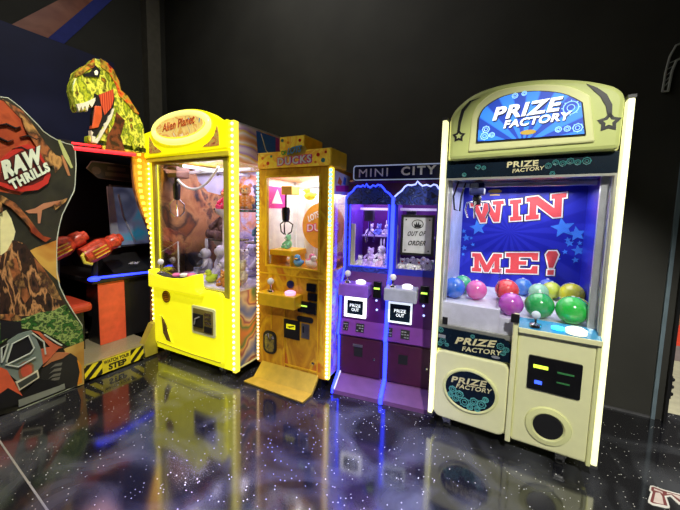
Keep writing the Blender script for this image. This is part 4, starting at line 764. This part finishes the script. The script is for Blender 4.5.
# controls for both bays
for i, s0 in enumerate((0.0, .33)):
    bc = 'lilac' if i == 0 else 'silver'
    cb = B().box(s0-.02, s0+.20, -.27, -.13, .735, .825, .008).obj('control_box', mat('box_top', (.25,.10,.62) if i == 0 else (.40,.42,.55), .3), Mn)
    b = B(); b.lathe([(.026,0), (.024,.012), (.01,.018)], (s0+.03,-.20,.825)).tube([(s0+.03,-.20,.83), (s0+.03,-.20,.875)], .006, 8); j = b.obj('joystick', 'chrome', cb)
    B().sph((s0+.03,-.20,.892), .023, 12).obj('joystick_ball', 'white', j, True)
    B().lathe([(.036,0), (.038,.016), (.022,.026), (.001,.028)], (s0+.13,-.20,.825)).obj('button', mat('lit_button', (.95,.9,1), .3, emis=(.9,.8,1), es=.9), cb, True)
    b = B(); b.box(s0+.215, s0+.275, -.165, -.135, .72, .84, .004); ba = b.obj('bill_acceptor', 'black_gloss', Mn)
    b = B(); b.box(s0+.22, s0+.262, -.169, -.165, .785, .797); b.obj('acceptor_light', mat('green_light', (.6,1,.1), .4, emis=(.55,1,.1), es=1.2), ba)
    B().lathe([(.008,0), (.008,.006), (.001,.007)], (s0+.24,-.155,.70), 'y', 10).lathe([(.008,0), (.008,.006), (.001,.007)], (s0+.245,-.152,.63), 'y', 10).obj('coin_button', 'led_paleblue', Mn, True)
    # prize door with lit rim
    y = -.150
    q = .020 if i == 0 else .011
    b = frame(B(), s0-.0, s0+.165, .555, .705, s0+q, s0+.165-q, .555+q, .705-q, y-.02, y+.01); pd = b.obj('prize_door_rim', 'led_white' if i == 0 else 'text_lit', Mn, label='lit white prize door frame')
    B().box(s0+q, s0+.165-q, y-.012, y+.01, .555+q, .705-q).obj('prize_flap', 'sticker_dark', pd)
    b = B(); b.text('PRIZE', (s0+.042,.632), (s0+.123,.632), (s0+.042,.655), y-.012, .002, bold=.01); b.text('OUT', (s0+.055,.600), (s0+.112,.600), (s0+.055,.623), y-.012, .002, bold=.01); b.obj('prize_lettering', 'text_lit', pd)
    # stickers on the ledge
    def stk(name, sx, w, par):
        b = B()
        b._prism([(sx,-.1585,.51), (sx+w,-.1585,.51), (sx+w,-.1775,.45), (sx,-.1775,.45)], [(sx,-.1615,.51), (sx+w,-.1615,.51), (sx+w,-.1805,.45), (sx,-.1805,.45)], 0)
        b.mi = 1
        for r in range(3):
            for q in range(3):
                if (r*3+q+i) % 4 == 3: continue
                z = .50-.018*r; d = -.1628-.019*(r*.018+.004)/.06-.002; x = sx+.005+q*(w-.006)/3
                b.box(x, x+(w-.02)/3, d-.001, d+.001, z-.010, z)
        return b.obj(name, ['black', 'silver'], par)
    stk('ledge_sticker', s0+.095, .062, Mn); stk('ledge_sticker', s0-.005, .04, Mn)
    # door below
    dr = B().box(s0-.015, s0+.285 if i == 0 else s0+.315, -.166, -.150, .108, .395, .003).obj('service_door', 'purple_dark', Mn)
    B().box(s0+.085, s0+.15, -.169, -.166, .255, .325).obj('square_vent', 'black', dr)
    if i == 0: B().box(s0+.075, s0+.15, -.172, -.166, .330, .350, .002).obj('slot_plate', 'steel', dr)
    B().lathe([(.009,0), (.009,.008), (.001,.01)], (s0+.24 if i == 0 else s0+.28,-.166,.255), 'y', 12).obj('lock', 'chrome', dr, True)
    # crane
    c_ = B().box(s0+.07, s0+.14, .10, .18, 1.27, 1.36, .006).obj('crane_carriage', 'dark_grey', Mn)
    b = B(); b.tube([(s0+.105,.14,1.27), (s0+.105,.14,1.2)], .010, 8)
    for k in range(3):
        a = 2*PI*k/3; b.tube([(s0+.105,.14,1.20), (s0+.105+.045*math.cos(a),.14+.045*math.sin(a),1.16), (s0+.105+.035*math.cos(a),.14+.035*math.sin(a),1.10)], .005, 6)
    b.obj('claw', 'chrome', c_, True)
    B().box(s0+.01, s0+.29, .20, .215, 1.36, 1.38).obj('crane_rail', 'pearl', Mn)
    B().box(s0-.01, s0+.02, .0, .03, .915, 1.25).obj('chute_post', 'cream_light', Mn)
    B().box(s0+.01, s0+.29, .28, .395, 1.135, 1.147).obj('toy_shelf', 'lilac', Mn)
# out of order sign on the right window
oo = thing('out_of_order_sign', 'white OUT OF ORDER notice in a dark frame on the right mini crane window', 'sign', place(Mn, .50, -.074, 1.19, MB_), MB_[2])
frame(B(), -.115,.115,-.15,.14, -.098,.098,-.133,.123, -.010, .008).obj('frame', 'black', oo)
nb = B().box(-.10,.10,-.004,.004,-.135,.125).obj('notice_board', mat('notice_grey', (.55,.56,.60), .5), oo)
b = B(); b.text('OUT OF', (-.068,-.012), (.055,-.008), (-.064,.022), -.004, .002, bold=.03, shear=.25, spacing=1.15); b.text('ORDER', (-.062,-.080), (.058,-.076), (-.058,-.045), -.004, .002, bold=.03, shear=.25, spacing=1.1)
b.tube([(x,-.005,z) for x, z in ell(0,.075,.038,.030,20)], .003, 5, True); b.prism([(-.02,.05), (.02,.05), (.026,.075), (.012,.07), (.008,.098), (0,.07), (-.010,.095), (-.014,.07), (-.026,.08)], -.006, -.004)
b.obj('notice_lettering', 'black', nb)
b = B()
for x in (-.08,.08):
    for z in (-.115,.105): b.lathe([(.006,0), (.006,.002)], (x,-.004,z), 'y', 10)
b.obj('screw', 'dark_grey', nb)
GM = 'small toys in the MINI CITY machine'
bay1 = [('bear','white',(.92,.90,.98),.06,.05,.917,.085),('bunny','lilac',(.60,.45,.90),.14,.04,.917,.085),('bear','pale pink',(.92,.6,.8),.22,.06,.917,.085),('bear','sky blue',(.4,.6,.95),.27,.16,.917,.085),
        ('bunny','white and violet',(.85,.82,.95),.20,.24,.917,.16),('bear','white',(.92,.92,.98),.08,.33,1.148,.10),('bear','blue',(.2,.3,.85),.15,.33,1.148,.10),('bunny','white',(.9,.9,.95),.22,.33,1.148,.10),('bear','lilac',(.65,.5,.92),.10,.26,.917,.13)]
pos = ['at the front left of','at the front middle of','at the front right of','by the right wall of','standing tall inside','first on the shelf of','second on the shelf of','third on the shelf of','behind the front row in']
for (k, cn_, c, s, d, z, sz), w in zip(bay1, pos): plush(k, 'small %s toy %s the left mini crane window' % (cn_, w), place(Mn, s, d, z, MB_), sz, -.5+MB_[2], c, (.95,.95,.98), GM, 0, 'toy')
bay2 = [(.39,.05),(.45,.03),(.51,.05),(.57,.03),(.60,.10),(.42,.13),(.49,.13),(.56,.17),(.45,.22),(.53,.25)]
acc2 = [('red',(.8,.05,.08)),('black',(.03,.03,.03)),('red',(.8,.05,.08)),('brown',(.3,.12,.05)),('green',(.2,.6,.2)),('grey',(.4,.4,.4)),('red',(.8,.1,.1)),('blue',(.1,.2,.7)),('pink',(.9,.4,.6)),('orange',(.9,.4,.1))]
for (s, d), (an, ac), w in zip(bay2, acc2, ['leftmost front','second front','third front','fourth front','right wall','left second-row','middle second-row','right second-row','left rear','right rear']):
    plush('bear' if w[-1] == 't' else 'duck', 'small white toy with %s muzzle or beak, %s in the right mini crane window' % (an, w), place(Mn, s, d, .917, MB_), .085, -.3+MB_[2]+s, (.92,.92,.90), ac, GM, 0, 'toy')

# ================================================================== PRIZE FACTORY machine
Pz = thing('prize_machine', 'tall cream PRIZE FACTORY prize machine with WIN ME! backdrop and coloured balls', 'arcade machine', PB[:2]+(0,), PB[2])
PW, PD = .776, .80
box('cabinet', 'cream_body', Pz, .0, PW, .02, PD, .075, .655)
box('top_box', 'cream_body', Pz, .0, PW, .03, PD, 1.66, 1.90, .01)
box('upper_box', 'sticker_dark', Pz, .0, PW, .03, PD, 1.548, 1.66)
box('side_wall', 'pearl', Pz, .004, .012, .03, PD, .655, 1.548)
box('side_wall', 'pearl', Pz, PW-.012, PW-.004, .03, PD, .655, 1.548)
box('back_wall', 'white', Pz, .0, PW, PD-.03, PD, .655, 1.548)
_pa = [tuple(p) for p in TR['Parch']]
hd = B().prism([_pa[0]]+catmull(_pa[1:-1], 4)+[_pa[-1]], -.045, .06, .02).obj('header', 'cream', Pz, label='arched cream header with shooting star cut-outs')
b = B(); fr_ = [tuple(p) for p in TR['Pfr']]; sc = [tuple(p) for p in TR['Pscr']]; sc = [sc[0]]+catmull(sc[1:-1], 4)+[sc[-1]]
b.prism([(.120,1.69)]+[(x+(-.01 if x < .4 else .01), z+.008) for x, z in catmull(fr_[1:-1], 4)]+[(.672,1.695)], -.057, -.04, .008); b.obj('screen_surround', 'cream_light', hd)
bz = B().prism(sc, -.066, -.05, .004).obj('screen_bezel', 'black', hd)
cx = .40
scr_in = [(cx+(x-cx)*.965, 1.85+(z-1.85)*.955) for x, z in sc]
scr = B().prism(scr_in, -.068, -.06).obj('header_screen', rays_mat('header_rays', (.01,.05,.42), (.03,.22,.85), .38, 1.70, 14, es=.75), hd, label='glowing blue PRIZE FACTORY screen')
b = B(); b.mi = 1; a, c, e = TR['PsPR']; 
def off(p, dx, dz): return (p[0]+dx, p[1]+dz)
b.text('PRIZE', off(a,.004,-.006), off(c,.004,-.006), off(e,.004,-.006), -.0685, .002, bold=.04, spacing=1.1)
a2, c2, e2 = TR['PsFA']; b.text('FACTORY', off(a2,.004,-.005), off(c2,.004,-.005), off(e2,.004,-.005), -.0685, .002, bold=.04, spacing=1.05)
b.mi = 0; b.text('PRIZE', a, c, e, -.0705, .002, bold=.035, spacing=1.1); b.text('FACTORY', a2, c2, e2, -.0705, .002, bold=.035, spacing=1.05)
b.obj('screen_lettering', [mat('lit_white_ink', (.9,.95,1), .4, emis=(.9,.95,1), es=.9), 'navy'], scr)
def gear(b, x, z, r, y, t=.003):
    b.tube([(x+r*math.cos(q), y, z+r*math.sin(q)) for q in [2*PI*i/14 for i in range(14)]], t, 5, True)
    b.tube([(x+r*.5*math.cos(q), y, z+r*.5*math.sin(q)) for q in [2*PI*i/10 for i in range(10)]], t*.8, 5, True)
    for i in range(8):
        q = 2*PI*i/8; b.tube([(x+r*math.cos(q), y, z+r*math.sin(q)), (x+r*1.22*math.cos(q), y, z+r*1.22*math.sin(q))], t, 4)
for x, z, r in ((.567,1.862,.030), (.205,1.80,.016), (.20,1.765,.018), (.235,1.768,.012), (.60,1.765,.018), (.56,1.765,.012), (.525,1.765,.012), (.33,1.955,.012), (.37,1.96,.010)):
    b = B(); gear(b, x, z, r, -.069, .0022); b.obj('gear', mat('gear_lit', (.4,.75,1), .4, emis=(.35,.7,1), es=.7), scr)
b = B(); b.prism(ell(.40,1.765,.035,.012,16), -.0705, -.068); b.obj('screen_badge', 'gold', scr)
for key, c in (('Ps1', TR['Pst'][0]), ('Ps2', TR['Pst'][1])):
    b = B(); b.prism([tuple(p) for p in TR[key]], -.048, -.04); b.prism(star(c[0], c[1]+.002, .036 if key == 'Ps1' else .046, .60), -.048, -.04); so = b.obj('shooting_star', 'black', hd)
    B().prism(star(c[0], c[1]+.002, .017 if key == 'Ps1' else .022, .55), -.050, -.046).obj('star_inlay', 'cream', so)
# dark band under the header
bd = B().box(.0, PW, .0, .04, 1.548, 1.655, .003).obj('name_band', 'sticker_dark', Pz)
def outlined(b, s, p, y, bold, sp, sh=.0, th=.002): b.text(s, p[0], p[1], p[2], y, th, bold=bold, shear=sh, spacing=sp)
b = B(); outlined(b, 'PRIZE', TR['PbPR'], 0, .03, 1.1); outlined(b, 'FACTORY', TR['PbFA'], 0, .02, 1.05); b.obj('band_lettering', 'text_cream', bd)
for x, z, r in ((.17,1.61,.012), (.20,1.605,.010), (.50,1.60,.013), (.53,1.615,.012), (.56,1.608,.013), (.59,1.618,.014), (.62,1.61,.012), (.655,1.615,.016), (.10,1.57,.01), (.52,1.56,.01)):
    b = B(); gear(b, x, z, r, -.001, .0018); b.obj('gear', 'teal', bd)
# side light columns
for s0, s1, y0 in ((-.030,-.004,-.03), (PW+.004,PW+.030,-.03)):
    ls = B().box(s0, s1, y0, .03, .085, 1.885, .006).obj('light_column', 'led_cream', Pz, label='glowing cream light column')
    B().box(s0-.002, s1+.002, y0-.002, .032, 1.885, 1.90).box(s0-.002, s1+.002, y0-.002, .032, .072, .085).obj('column_cap', 'dark_grey', ls)
# window
f = frame(B(), .0, PW, .640, 1.552, .012, PW-.012, .665, 1.540, -.004, .018); f.obj('window_frame', mat('frame_metal', (.50,.50,.45), .35, .6), Pz)
B().box(.008, PW-.008, .004, .008, .66, 1.545).obj('window_glass', 'glass', Pz, label='clear front glass')
for s0, s1 in ((.016,.030), (PW-.050,PW-.026), (PW-.034,PW-.016)): 
    y0 = .05 if s0 < .1 else (.60 if s0 < .70 else .05)
    B().box(s0, s1, y0, y0+.03, .70, 1.546, .003).obj('inner_post', 'silver', Pz)
bkm = rays_mat('backdrop_rays', (.008,.012,.38), (.018,.024,.48), .34, 1.22, 17)
bp = B().box(.012, PW-.012, PD-.14, PD-.12, .72, 1.547).obj('backdrop', bkm, Pz, label='blue sunburst WIN ME! backdrop')
YB0 = PD-.14
B().box(PW-.016, PW-.012, .10, PD-.15, .80, 1.546).obj('side_backdrop', bkm, Pz, label='blue print on the right inner wall')
B().box(.012, .016, .10, PD-.15, .80, 1.546).obj('side_backdrop', mat('pale_blue_wall', (.35,.42,.70), .4), Pz, label='pale blue left inner wall')
def slab(ch):
    """slab-serif capitals as polygons in a unit box"""
    if ch == 'I': return [[(.18,0),(.82,0),(.82,.2),(.66,.2),(.66,.8),(.82,.8),(.82,1),(.18,1),(.18,.8),(.34,.8),(.34,.2),(.18,.2)]]
    if ch == 'W': return [[(0,.82),(.08,.82),(.22,0),(.38,0),(.50,.52),(.62,0),(.78,0),(.92,.82),(1,.82),(1,1),(.68,1),(.68,.82),(.77,.82),(.70,.42),(.56,1),(.44,1),(.30,.42),(.23,.82),(.32,.82),(.32,1),(0,1)]]
    if ch == 'N': return [[(0,0),(.34,0),(.34,.2),(.27,.2),(.27,.62),(.70,0),(.90,0),(.90,.8),(1,.8),(1,1),(.64,1),(.64,.8),(.72,.8),(.72,.40),(.30,1),(0,1),(0,.8),(.09,.8),(.09,.2),(0,.2)]]
    if ch == 'M': return [[(0,0),(.32,0),(.32,.2),(.24,.2),(.24,.62),(.43,0),(.57,0),(.76,.62),(.76,.2),(.68,.2),(.68,0),(1,0),(1,.2),(.92,.2),(.92,.8),(1,.8),(1,1),(.72,1),(.50,.38),(.28,1),(0,1),(0,.8),(.08,.8),(.08,.2),(0,.2)]]
    if ch == 'E': return [[(0,0),(.95,0),(.95,.36),(.80,.36),(.76,.2),(.40,.2),(.40,.42),(.62,.42),(.62,.6),(.40,.6),(.40,.8),(.76,.8),(.80,.64),(.95,.64),(.95,1),(0,1),(0,.8),(.14,.8),(.14,.2),(0,.2)]]
    if ch == '!': return [[(.38,.30),(.62,.30),(.85,.85),(.72,1),(.28,1),(.15,.85)], [(.32,0),(.68,0),(.68,.2),(.32,.2)]]
def word(b, chars, y, mats_=(0,1,2)):
    for ch, bl, br, tl in chars:
        bl, br, tl = Vector(bl), Vector(br), Vector(tl)
        for poly in slab(ch):
            pts = [bl+(br-bl)*a+(tl-bl)*c for a, c in poly]; P3 = [tuple(p) for p in pts]
            A = 0
            for i in range(len(pts)): A += pts[i].x*pts[(i+1) % len(pts)].y-pts[(i+1) % len(pts)].x*pts[i].y
            sgn = 1 if A > 0 else -1
            def grow(e):
                out = []; k = len(pts)
                for i in range(k):
                    d1 = (pts[i]-pts[i-1]).normalized(); d2 = (pts[(i+1) % k]-pts[i]).normalized()
                    n1 = Vector((d1.y,-d1.x))*sgn; n2 = Vector((d2.y,-d2.x))*sgn; m = (n1+n2)
                    m = m/max(.35, m.length_squared/2) if m.length > 1e-4 else n1
                    out.append(tuple(pts[i]+m*e))
                return out
            b.mi = mats_[0]; b.prism(grow(.013), y-.002, y)
            b.mi = mats_[1]; b.prism(grow(.008), y-.004, y)
            b.mi = mats_[2]; b.prism(P3, y-.006, y)
b = B()
word(b, [('W',(.095,1.275),(.315,1.296),(.065,1.425)), ('I',(.315,1.296),(.425,1.308),(.305,1.445)), ('N',(.43,1.308),(.655,1.340),(.425,1.465)),
         ('M',(.105,.905),(.305,.915),(.10,1.045)), ('E',(.33,.918),(.535,.935),(.325,1.065)), ('!',(.55,.930),(.650,.940),(.55,1.095))], YB0)
b.obj('backdrop_lettering', ['black', 'text_white', mat('win_red', (.72,.07,.08), .45)], bp)
b = B()
for x, z, r in ((.127,1.242,.060), (.05,1.16,.030), (.04,1.08,.024), (.10,1.11,.016), (.085,1.16,.014), (.646,1.262,.070), (.725,1.225,.052), (.69,1.16,.026), (.74,1.115,.038), (.68,1.182,.020), (.67,1.10,.018), (.745,1.165,.016), (.64,1.05,.012), (.73,1.05,.022), (.03,1.21,.018), (.035,1.03,.014)):
    b.prism(star(x, z, r, .45, PI/2+.2), YB0-.003, YB0)
b.obj('backdrop_stars', mat('star_blue', (.05,.22,.80), .45), bp)
b = B(); b.prism(ell(.226,1.512,.045,.014,20), YB0-.003, YB0); b.box(.195,.257,YB0-.003,YB0,1.482,1.490); b.obj('backdrop_badge', 'gold', bp)
# decks
b = B(); b.box(.013,.33,.03,PD-.14,.655,.80,.004).box(.33,PW-.013,.36,PD-.14,.655,.80,.004).box(.33,PW-.013,.03,.36,.655,.755,.004); b.obj('ball_deck', mat('deck_white', (.62,.62,.78), .4), Pz)
b = B(); b.box(.025,.055,-.008,.0,.668,.712).box(.386,.425,-.060,-.052,.765,.812); b.obj('corner_bracket', 'black', Pz)
b = B(); b.tube([(.31,.05,.80), (.31,.05,1.05)], .004, 6).box(.31,.312,.05,.34,.80,1.0); b.obj('divider_pane', 'glass', Pz)
g = B(); g.box(.02,.75,.30,.33,1.52,1.545).box(.13,.17,.06,.60,1.50,1.525); g.obj('crane_rail', 'silver', Pz)
cw = B().box(.12,.20,.10,.20,1.46,1.53,.006).obj('crane_carriage', 'navy', Pz)
b = B(); b.lathe([(.02,0), (.026,-.02), (.02,-.06)], (.16,.15,1.46), seg=14); cl = b.obj('claw_body', 'black_gloss', cw, True)
for k in range(3):
    a = 2*PI*k/3+.5; dx, dy = math.cos(a), math.sin(a)
    B().tube([(.16+.015*dx,.15+.015*dy,1.42), (.16+.07*dx,.15+.07*dy,1.415), (.16+.08*dx,.15+.08*dy,1.37), (.16+.06*dx,.15+.06*dy,1.32)], .006, 6).obj('claw_prong', 'chrome', cl, True)
B().tube([(.06,.08,1.54), (.035,.08,1.45), (.045,.08,1.37), (.075,.08,1.36), (.08,.08,1.45), (.10,.08,1.53)], .005, 6).obj('crane_cable', 'black', Pz, True)
# lower left: sticker and door
sk = B().prism([(.006,.515), (.006,.648), (.36,.648), (.396,.62), (.396,.515)], -.014, .02).obj('name_sticker', 'sticker_dark', Pz, label='dark PRIZE FACTORY sticker')
b = B(); outlined(b, 'PRIZE', [(.104,.563),(.313,.588),(.118,.606)], -.014, .035, 1.1); outlined(b, 'FACTORY', [(.146,.527),(.352,.549),(.150,.556)], -.014, .02, 1.05); b.obj('sticker_lettering', 'text_cream', sk)
for x, z, r in ((.02,.632,.014), (.035,.565,.016), (.02,.545,.012), (.06,.545,.01), (.20,.628,.01), (.345,.602,.017), (.375,.588,.013), (.36,.565,.012)):
    b = B(); gear(b, x, z, r, -.015, .0022); b.obj('gear', 'teal', sk)
b = B(); b.box(.008,.05,-.016,-.014,.583,.603); b.prism(ell(.325,.533,.022,.008,14), -.016, -.014); b.obj('sticker_marks', 'silver', sk)
dr = B().prism(rrect(.0,.398,.082,.510,.045), -.028, .02, .010).obj('prize_door', 'cream_body', Pz, label='cream prize door with round badge')
b = B(); b.tube([(x,-.030,z) for x, z in ell(.203,.300,.142,.126,36)], .010, 8, True); b.obj('badge_rim', 'cream_light', dr, True)
bg = B().prism(ell(.203,.300,.138,.121,36), -.034, -.026).obj('round_badge', 'sticker_dark', dr)
b = B(); outlined(b, 'PRIZE', [(.098,.328),(.285,.350),(.106,.366)], -.034, .03, 1.1); outlined(b, 'FACTORY', [(.128,.300),(.315,.320),(.134,.328)], -.034, .02, 1.05); b.obj('badge_lettering', 'text_cream', bg)
for x, z, r in ((.11,.285,.018), (.15,.265,.020), (.13,.235,.018), (.18,.225,.024), (.23,.245,.020), (.27,.240,.022), (.21,.205,.016), (.25,.205,.014), (.10,.25,.014), (.29,.275,.014)):
    b = B(); gear(b, x, z, r, -.035, .003); b.obj('gear', mat('gear_teal', (.10,.42,.40), .4), bg)
B().box(.398, .425, -.045, .02, .072, .80, .006).obj('divider_post', 'cream_body', Pz)
# lower right: coin unit
cu_ = B(); cu_.box(.425, PW, -.030, .02, .085, .735, .012); cu = cu_.obj('coin_panel', 'cream_body', Pz)
B().box(PW-.018, PW+.002, -.042, .0, .078, .74, .006).obj('panel_edge', 'cream_light', cu)
sh_ = B(); sh_.prismx([(-.05,.715), (-.05,.738), (.06,.770), (.06,.715)], .425, PW, .003); s_ = sh_.obj('control_shelf', mat('shelf_blue', (.05,.28,.55), .2), Pz)
B().box(.425, PW, -.056, -.050, .715, .742, .003).obj('shelf_lip', 'cream_body', s_)
b = B(); b.lathe([(.03,0), (.028,.012), (.008,.02)], (.50,-.01,.750)).tube([(.50,-.01,.75), (.50,-.01,.80)], .007, 8); j = b.obj('joystick', 'chrome', s_)
B().sph((.50,-.01,.812), .022, 14).obj('joystick_ball', mat('ball_white_blue', (.7,.8,1), .25), j, True)
b = B(); b.lathe([(.045,0), (.046,.02), (.030,.03), (.001,.032)], (.675,-.012,.748)); b.obj('push_button', mat('lit_cream_button', (1,1,.8), .3, emis=(1,.98,.75), es=.7), s_, True)
B().lathe([(.03,0), (.03,.01), (.001,.014)], (.60,.0,.752)).obj('cyan_lamp', mat('cyan_light', (.1,.8,1), .3, emis=(.05,.7,1), es=1.6), s_, True)
b = B(); b.prism(rrect(.482,.712,.412,.598,.008), -.040, -.028, .002); ba = b.obj('bill_panel', 'black_gloss', cu)
for x0, x1, z0, z1, m_ in ((.505,.57,.535,.552, mat('lime_led', (.7,1,.1), .4, emis=(.7,1,.05), es=1.2)), (.61,.68,.530,.538, mat('dim_green', (.05,.25,.08), .4)), (.61,.665,.478,.484, mat('dim_green', (.05,.25,.08), .4)), (.515,.548,.448,.466, mat('blue_led', (.05,.1,1), .4, emis=(.03,.08,1), es=2.5))):
    box('panel_light', m_, ba, x0, x1, -.044, -.040, z0, z1)
b = B(); b.lathe([(.105,0), (.100,.010), (.075,.014), (.066,.004)], (.590,-.030,.224), 'y', 36, 1, 1); rg = b.obj('speaker_ring', 'cream_light', cu, True)
B().lathe([(.068,0), (.066,.006), (.03,.003), (.001,.003)], (.590,-.033,.224), 'y', 30).obj('speaker_cone', 'black', rg, True)
for s, d in ((.08,.02), (.66,.02), (.08,.72), (.66,.72)): caster(Pz, s, d, .075)
# balls
GB = 'inflatable balls in the PRIZE FACTORY machine'
def ballm(n, c, es=.0):
    m, nt, out = _nodes(n); b = nt.nodes.new('ShaderNodeBsdfPrincipled'); b.inputs['Base Color'].default_value = (*c, 1)
    tc = nt.nodes.new('ShaderNodeTexCoord'); no = nt.nodes.new('ShaderNodeTexNoise'); no.inputs['Scale'].default_value = 22; nt.links.new(tc.outputs['Object'], no.inputs['Vector'])
    r = nt.nodes.new('ShaderNodeValToRGB'); r.color_ramp.elements[0].position = .42; r.color_ramp.elements[1].position = .62
    r.color_ramp.elements[0].color = (*c, 1); r.color_ramp.elements[1].color = (*[min(1, .85*x+.08) for x in c], 1)
    nt.links.new(no.outputs['Fac'], r.inputs['Fac']); nt.links.new(r.outputs[0], b.inputs['Base Color'])
    b.inputs['Roughness'].default_value = .15; b.inputs['Transmission Weight'].default_value = .25; b.inputs['Coat Weight'].default_value = .5
    nt.links.new(b.outputs[0], out.inputs[0]); return m
BL = [('blue', (.03,.18,.85), .058,.155,.868,.067, 'at the front left of the deck'), ('green', (.05,.45,.25), .085,.33,.862,.061, 'half hidden behind the leftmost blue one'),
 ('pink', (.90,.16,.55), .185,.193,.863,.062, 'beside the blue one on the left deck'), ('red', (.85,.05,.06), .352,.275,.869,.068, 'in the middle, behind the purple one'),
 ('purple', (.60,.08,.62), .380,.112,.823,.066, 'at the front of the middle'), ('blue', (.05,.22,.75), .44,.50,.859,.058, 'at the back of the middle'),
 ('green', (.02,.45,.10), .520,.150,.830,.074, 'behind the joystick'), ('clear green', (.35,.70,.50), .525,.385,.857,.056, 'behind the middle green one'),
 ('green', (.03,.62,.08), .668,.130,.832,.076, 'largest, above the button'), ('lime', (.60,.72,.08), .60,.50,.857,.056, 'between the clear and yellow ones'),
 ('yellow', (.90,.85,.03), .695,.40,.868,.066, 'higher of the yellow pair'), ('yellow', (.80,.82,.06), .710,.270,.817,.060, 'lower of the yellow pair'),
 ('blue', (.05,.15,.80), .585,.612,.856,.055, 'furthest back'), ('clear', (.60,.75,.65), .70,.525,.857,.056, 'behind the yellow ones')]
for nm, c, s, d, z, r, w in BL:
    c = tuple(min(1, q) for q in c)
    t = thing('toy_ball', '%s ball in the PRIZE FACTORY machine, %s' % (nm, w), 'ball', place(Pz, s, d, z-r, PB), PB[2]+.3*s, GB)
    B().sph((0,0,r), r, 28).obj('ball', ballm('ball_plastic', c), t, True); B().lathe([(.008,0), (.008,.003), (.001,.004)], (0,0,2*r-.001), seg=10).obj('valve', 'white', t, True)

# ================================================================== light
area('yellow_machine_lamp', place(Y, .5, .45, 1.735, YB), .7, 15, (.86,.80,1), (0,0,YB[2]))
area('duck_machine_lamp', place(Dk, .3, .3, 1.595, DB), .4, 4.6, (1,.98,1), (0,0,DB[2]))
area('mini_lamp', place(Mn, .15, .17, 1.53, MB_), .22, 3.6, (.72,.55,1), (0,0,MB_[2]))
area('mini_lamp', place(Mn, .49, .17, 1.53, MB_), .22, 1.6, (.8,.7,1), (0,0,MB_[2]))
area('prize_machine_lamp', place(Pz, .38, .33, 1.50, PB), .6, 5.8, (.95,.97,1), (0,0,PB[2]))
spot('fill_spot', (-.9,-1.6,3.9), (-2.25,1.7,.7), 200, (1,.95,.85), 28)  # fill spots added out of view to brighten cabinet fronts, side art and topper
spot('fill_spot', (.3,-1.6,3.9), (-1.45,2.1,.7), 115, (1,.95,.9), 20)
spot('fill_spot', (1.1,-1.2,3.9), (.12,2.0,.80), 760, (1,.98,.86), 30)
spot('fill_spot', (-.3,.2,4.1), (-2.74,1.05,.9), 520, (1,.90,.75), 44)
spot('fill_spot', (-.6,.6,4.2), (-3.0,1.4,2.2), 90, (1,.95,.8), 30)
area('wall_fill', (-1.9, 1.7, 4.35), 1.6, 28, (1,.97,.88), (0,0,0))  # unseen area light added to lift the middle of the back wall
spot('floor_haze_spot', (-.9,.4,4.3), (-.85,1.15,0), 2600, (.42,.40,1), 30, .9, .3)  # unseen violet spot added to give the floor its bluish haze
area('next_room_lamp', (2.0,4.6,3.6), 1.6, 110, (1,.97,.88), (0,0,0))
area('cabinet_red_bounce', (-3.3,1.35,1.74), .5, 1.6, (1,.45,.3), (0,0,0))  # added reddish fill, stands in for light bounced inside the cabinet
w = bpy.data.worlds.new('World'); bpy.context.scene.world = w; w.use_nodes = True
w.node_tree.nodes['Background'].inputs[0].default_value = (.012,.012,.016,1); w.node_tree.nodes['Background'].inputs[1].default_value = 1

# nothing deeper than thing > part > sub-part
def _depth(o):
    n = 0
    while o.parent: o = o.parent; n += 1
    return n
for o in list(C.objects):
    while _depth(o) > 2: o.parent = o.parent.parent

# ================================================================== camera
cd_ = bpy.data.cameras.new('camera'); cam = bpy.data.objects.new('camera', cd_); C.objects.link(cam); bpy.context.scene.camera = cam
f_, px_, py_, yaw, pit, rol = 326.1676, 321.344, 241.4828, .5317, .095, .0179
fw = Vector((-math.sin(yaw)*math.cos(pit), math.cos(yaw)*math.cos(pit), -math.sin(pit))); rt = Vector((math.cos(yaw), math.sin(yaw), 0)); up_ = rt.cross(fw)
r2 = rt*math.cos(rol)+up_*math.sin(rol); u2 = -rt*math.sin(rol)+up_*math.cos(rol)
cam.matrix_world = Matrix(((r2.x,u2.x,-fw.x,0), (r2.y,u2.y,-fw.y,0), (r2.z,u2.z,-fw.z,1.35), (0,0,0,1)))
cd_.sensor_width = 36; cd_.lens = f_*36/680; cd_.shift_x = (340-px_)/680; cd_.shift_y = -(255-py_)/680; cd_.clip_start = .02
vs = bpy.context.scene.view_settings
vs.view_transform = 'Standard'; vs.look = 'None'; vs.exposure = 0; vs.gamma = 1; vs.use_curve_mapping = False
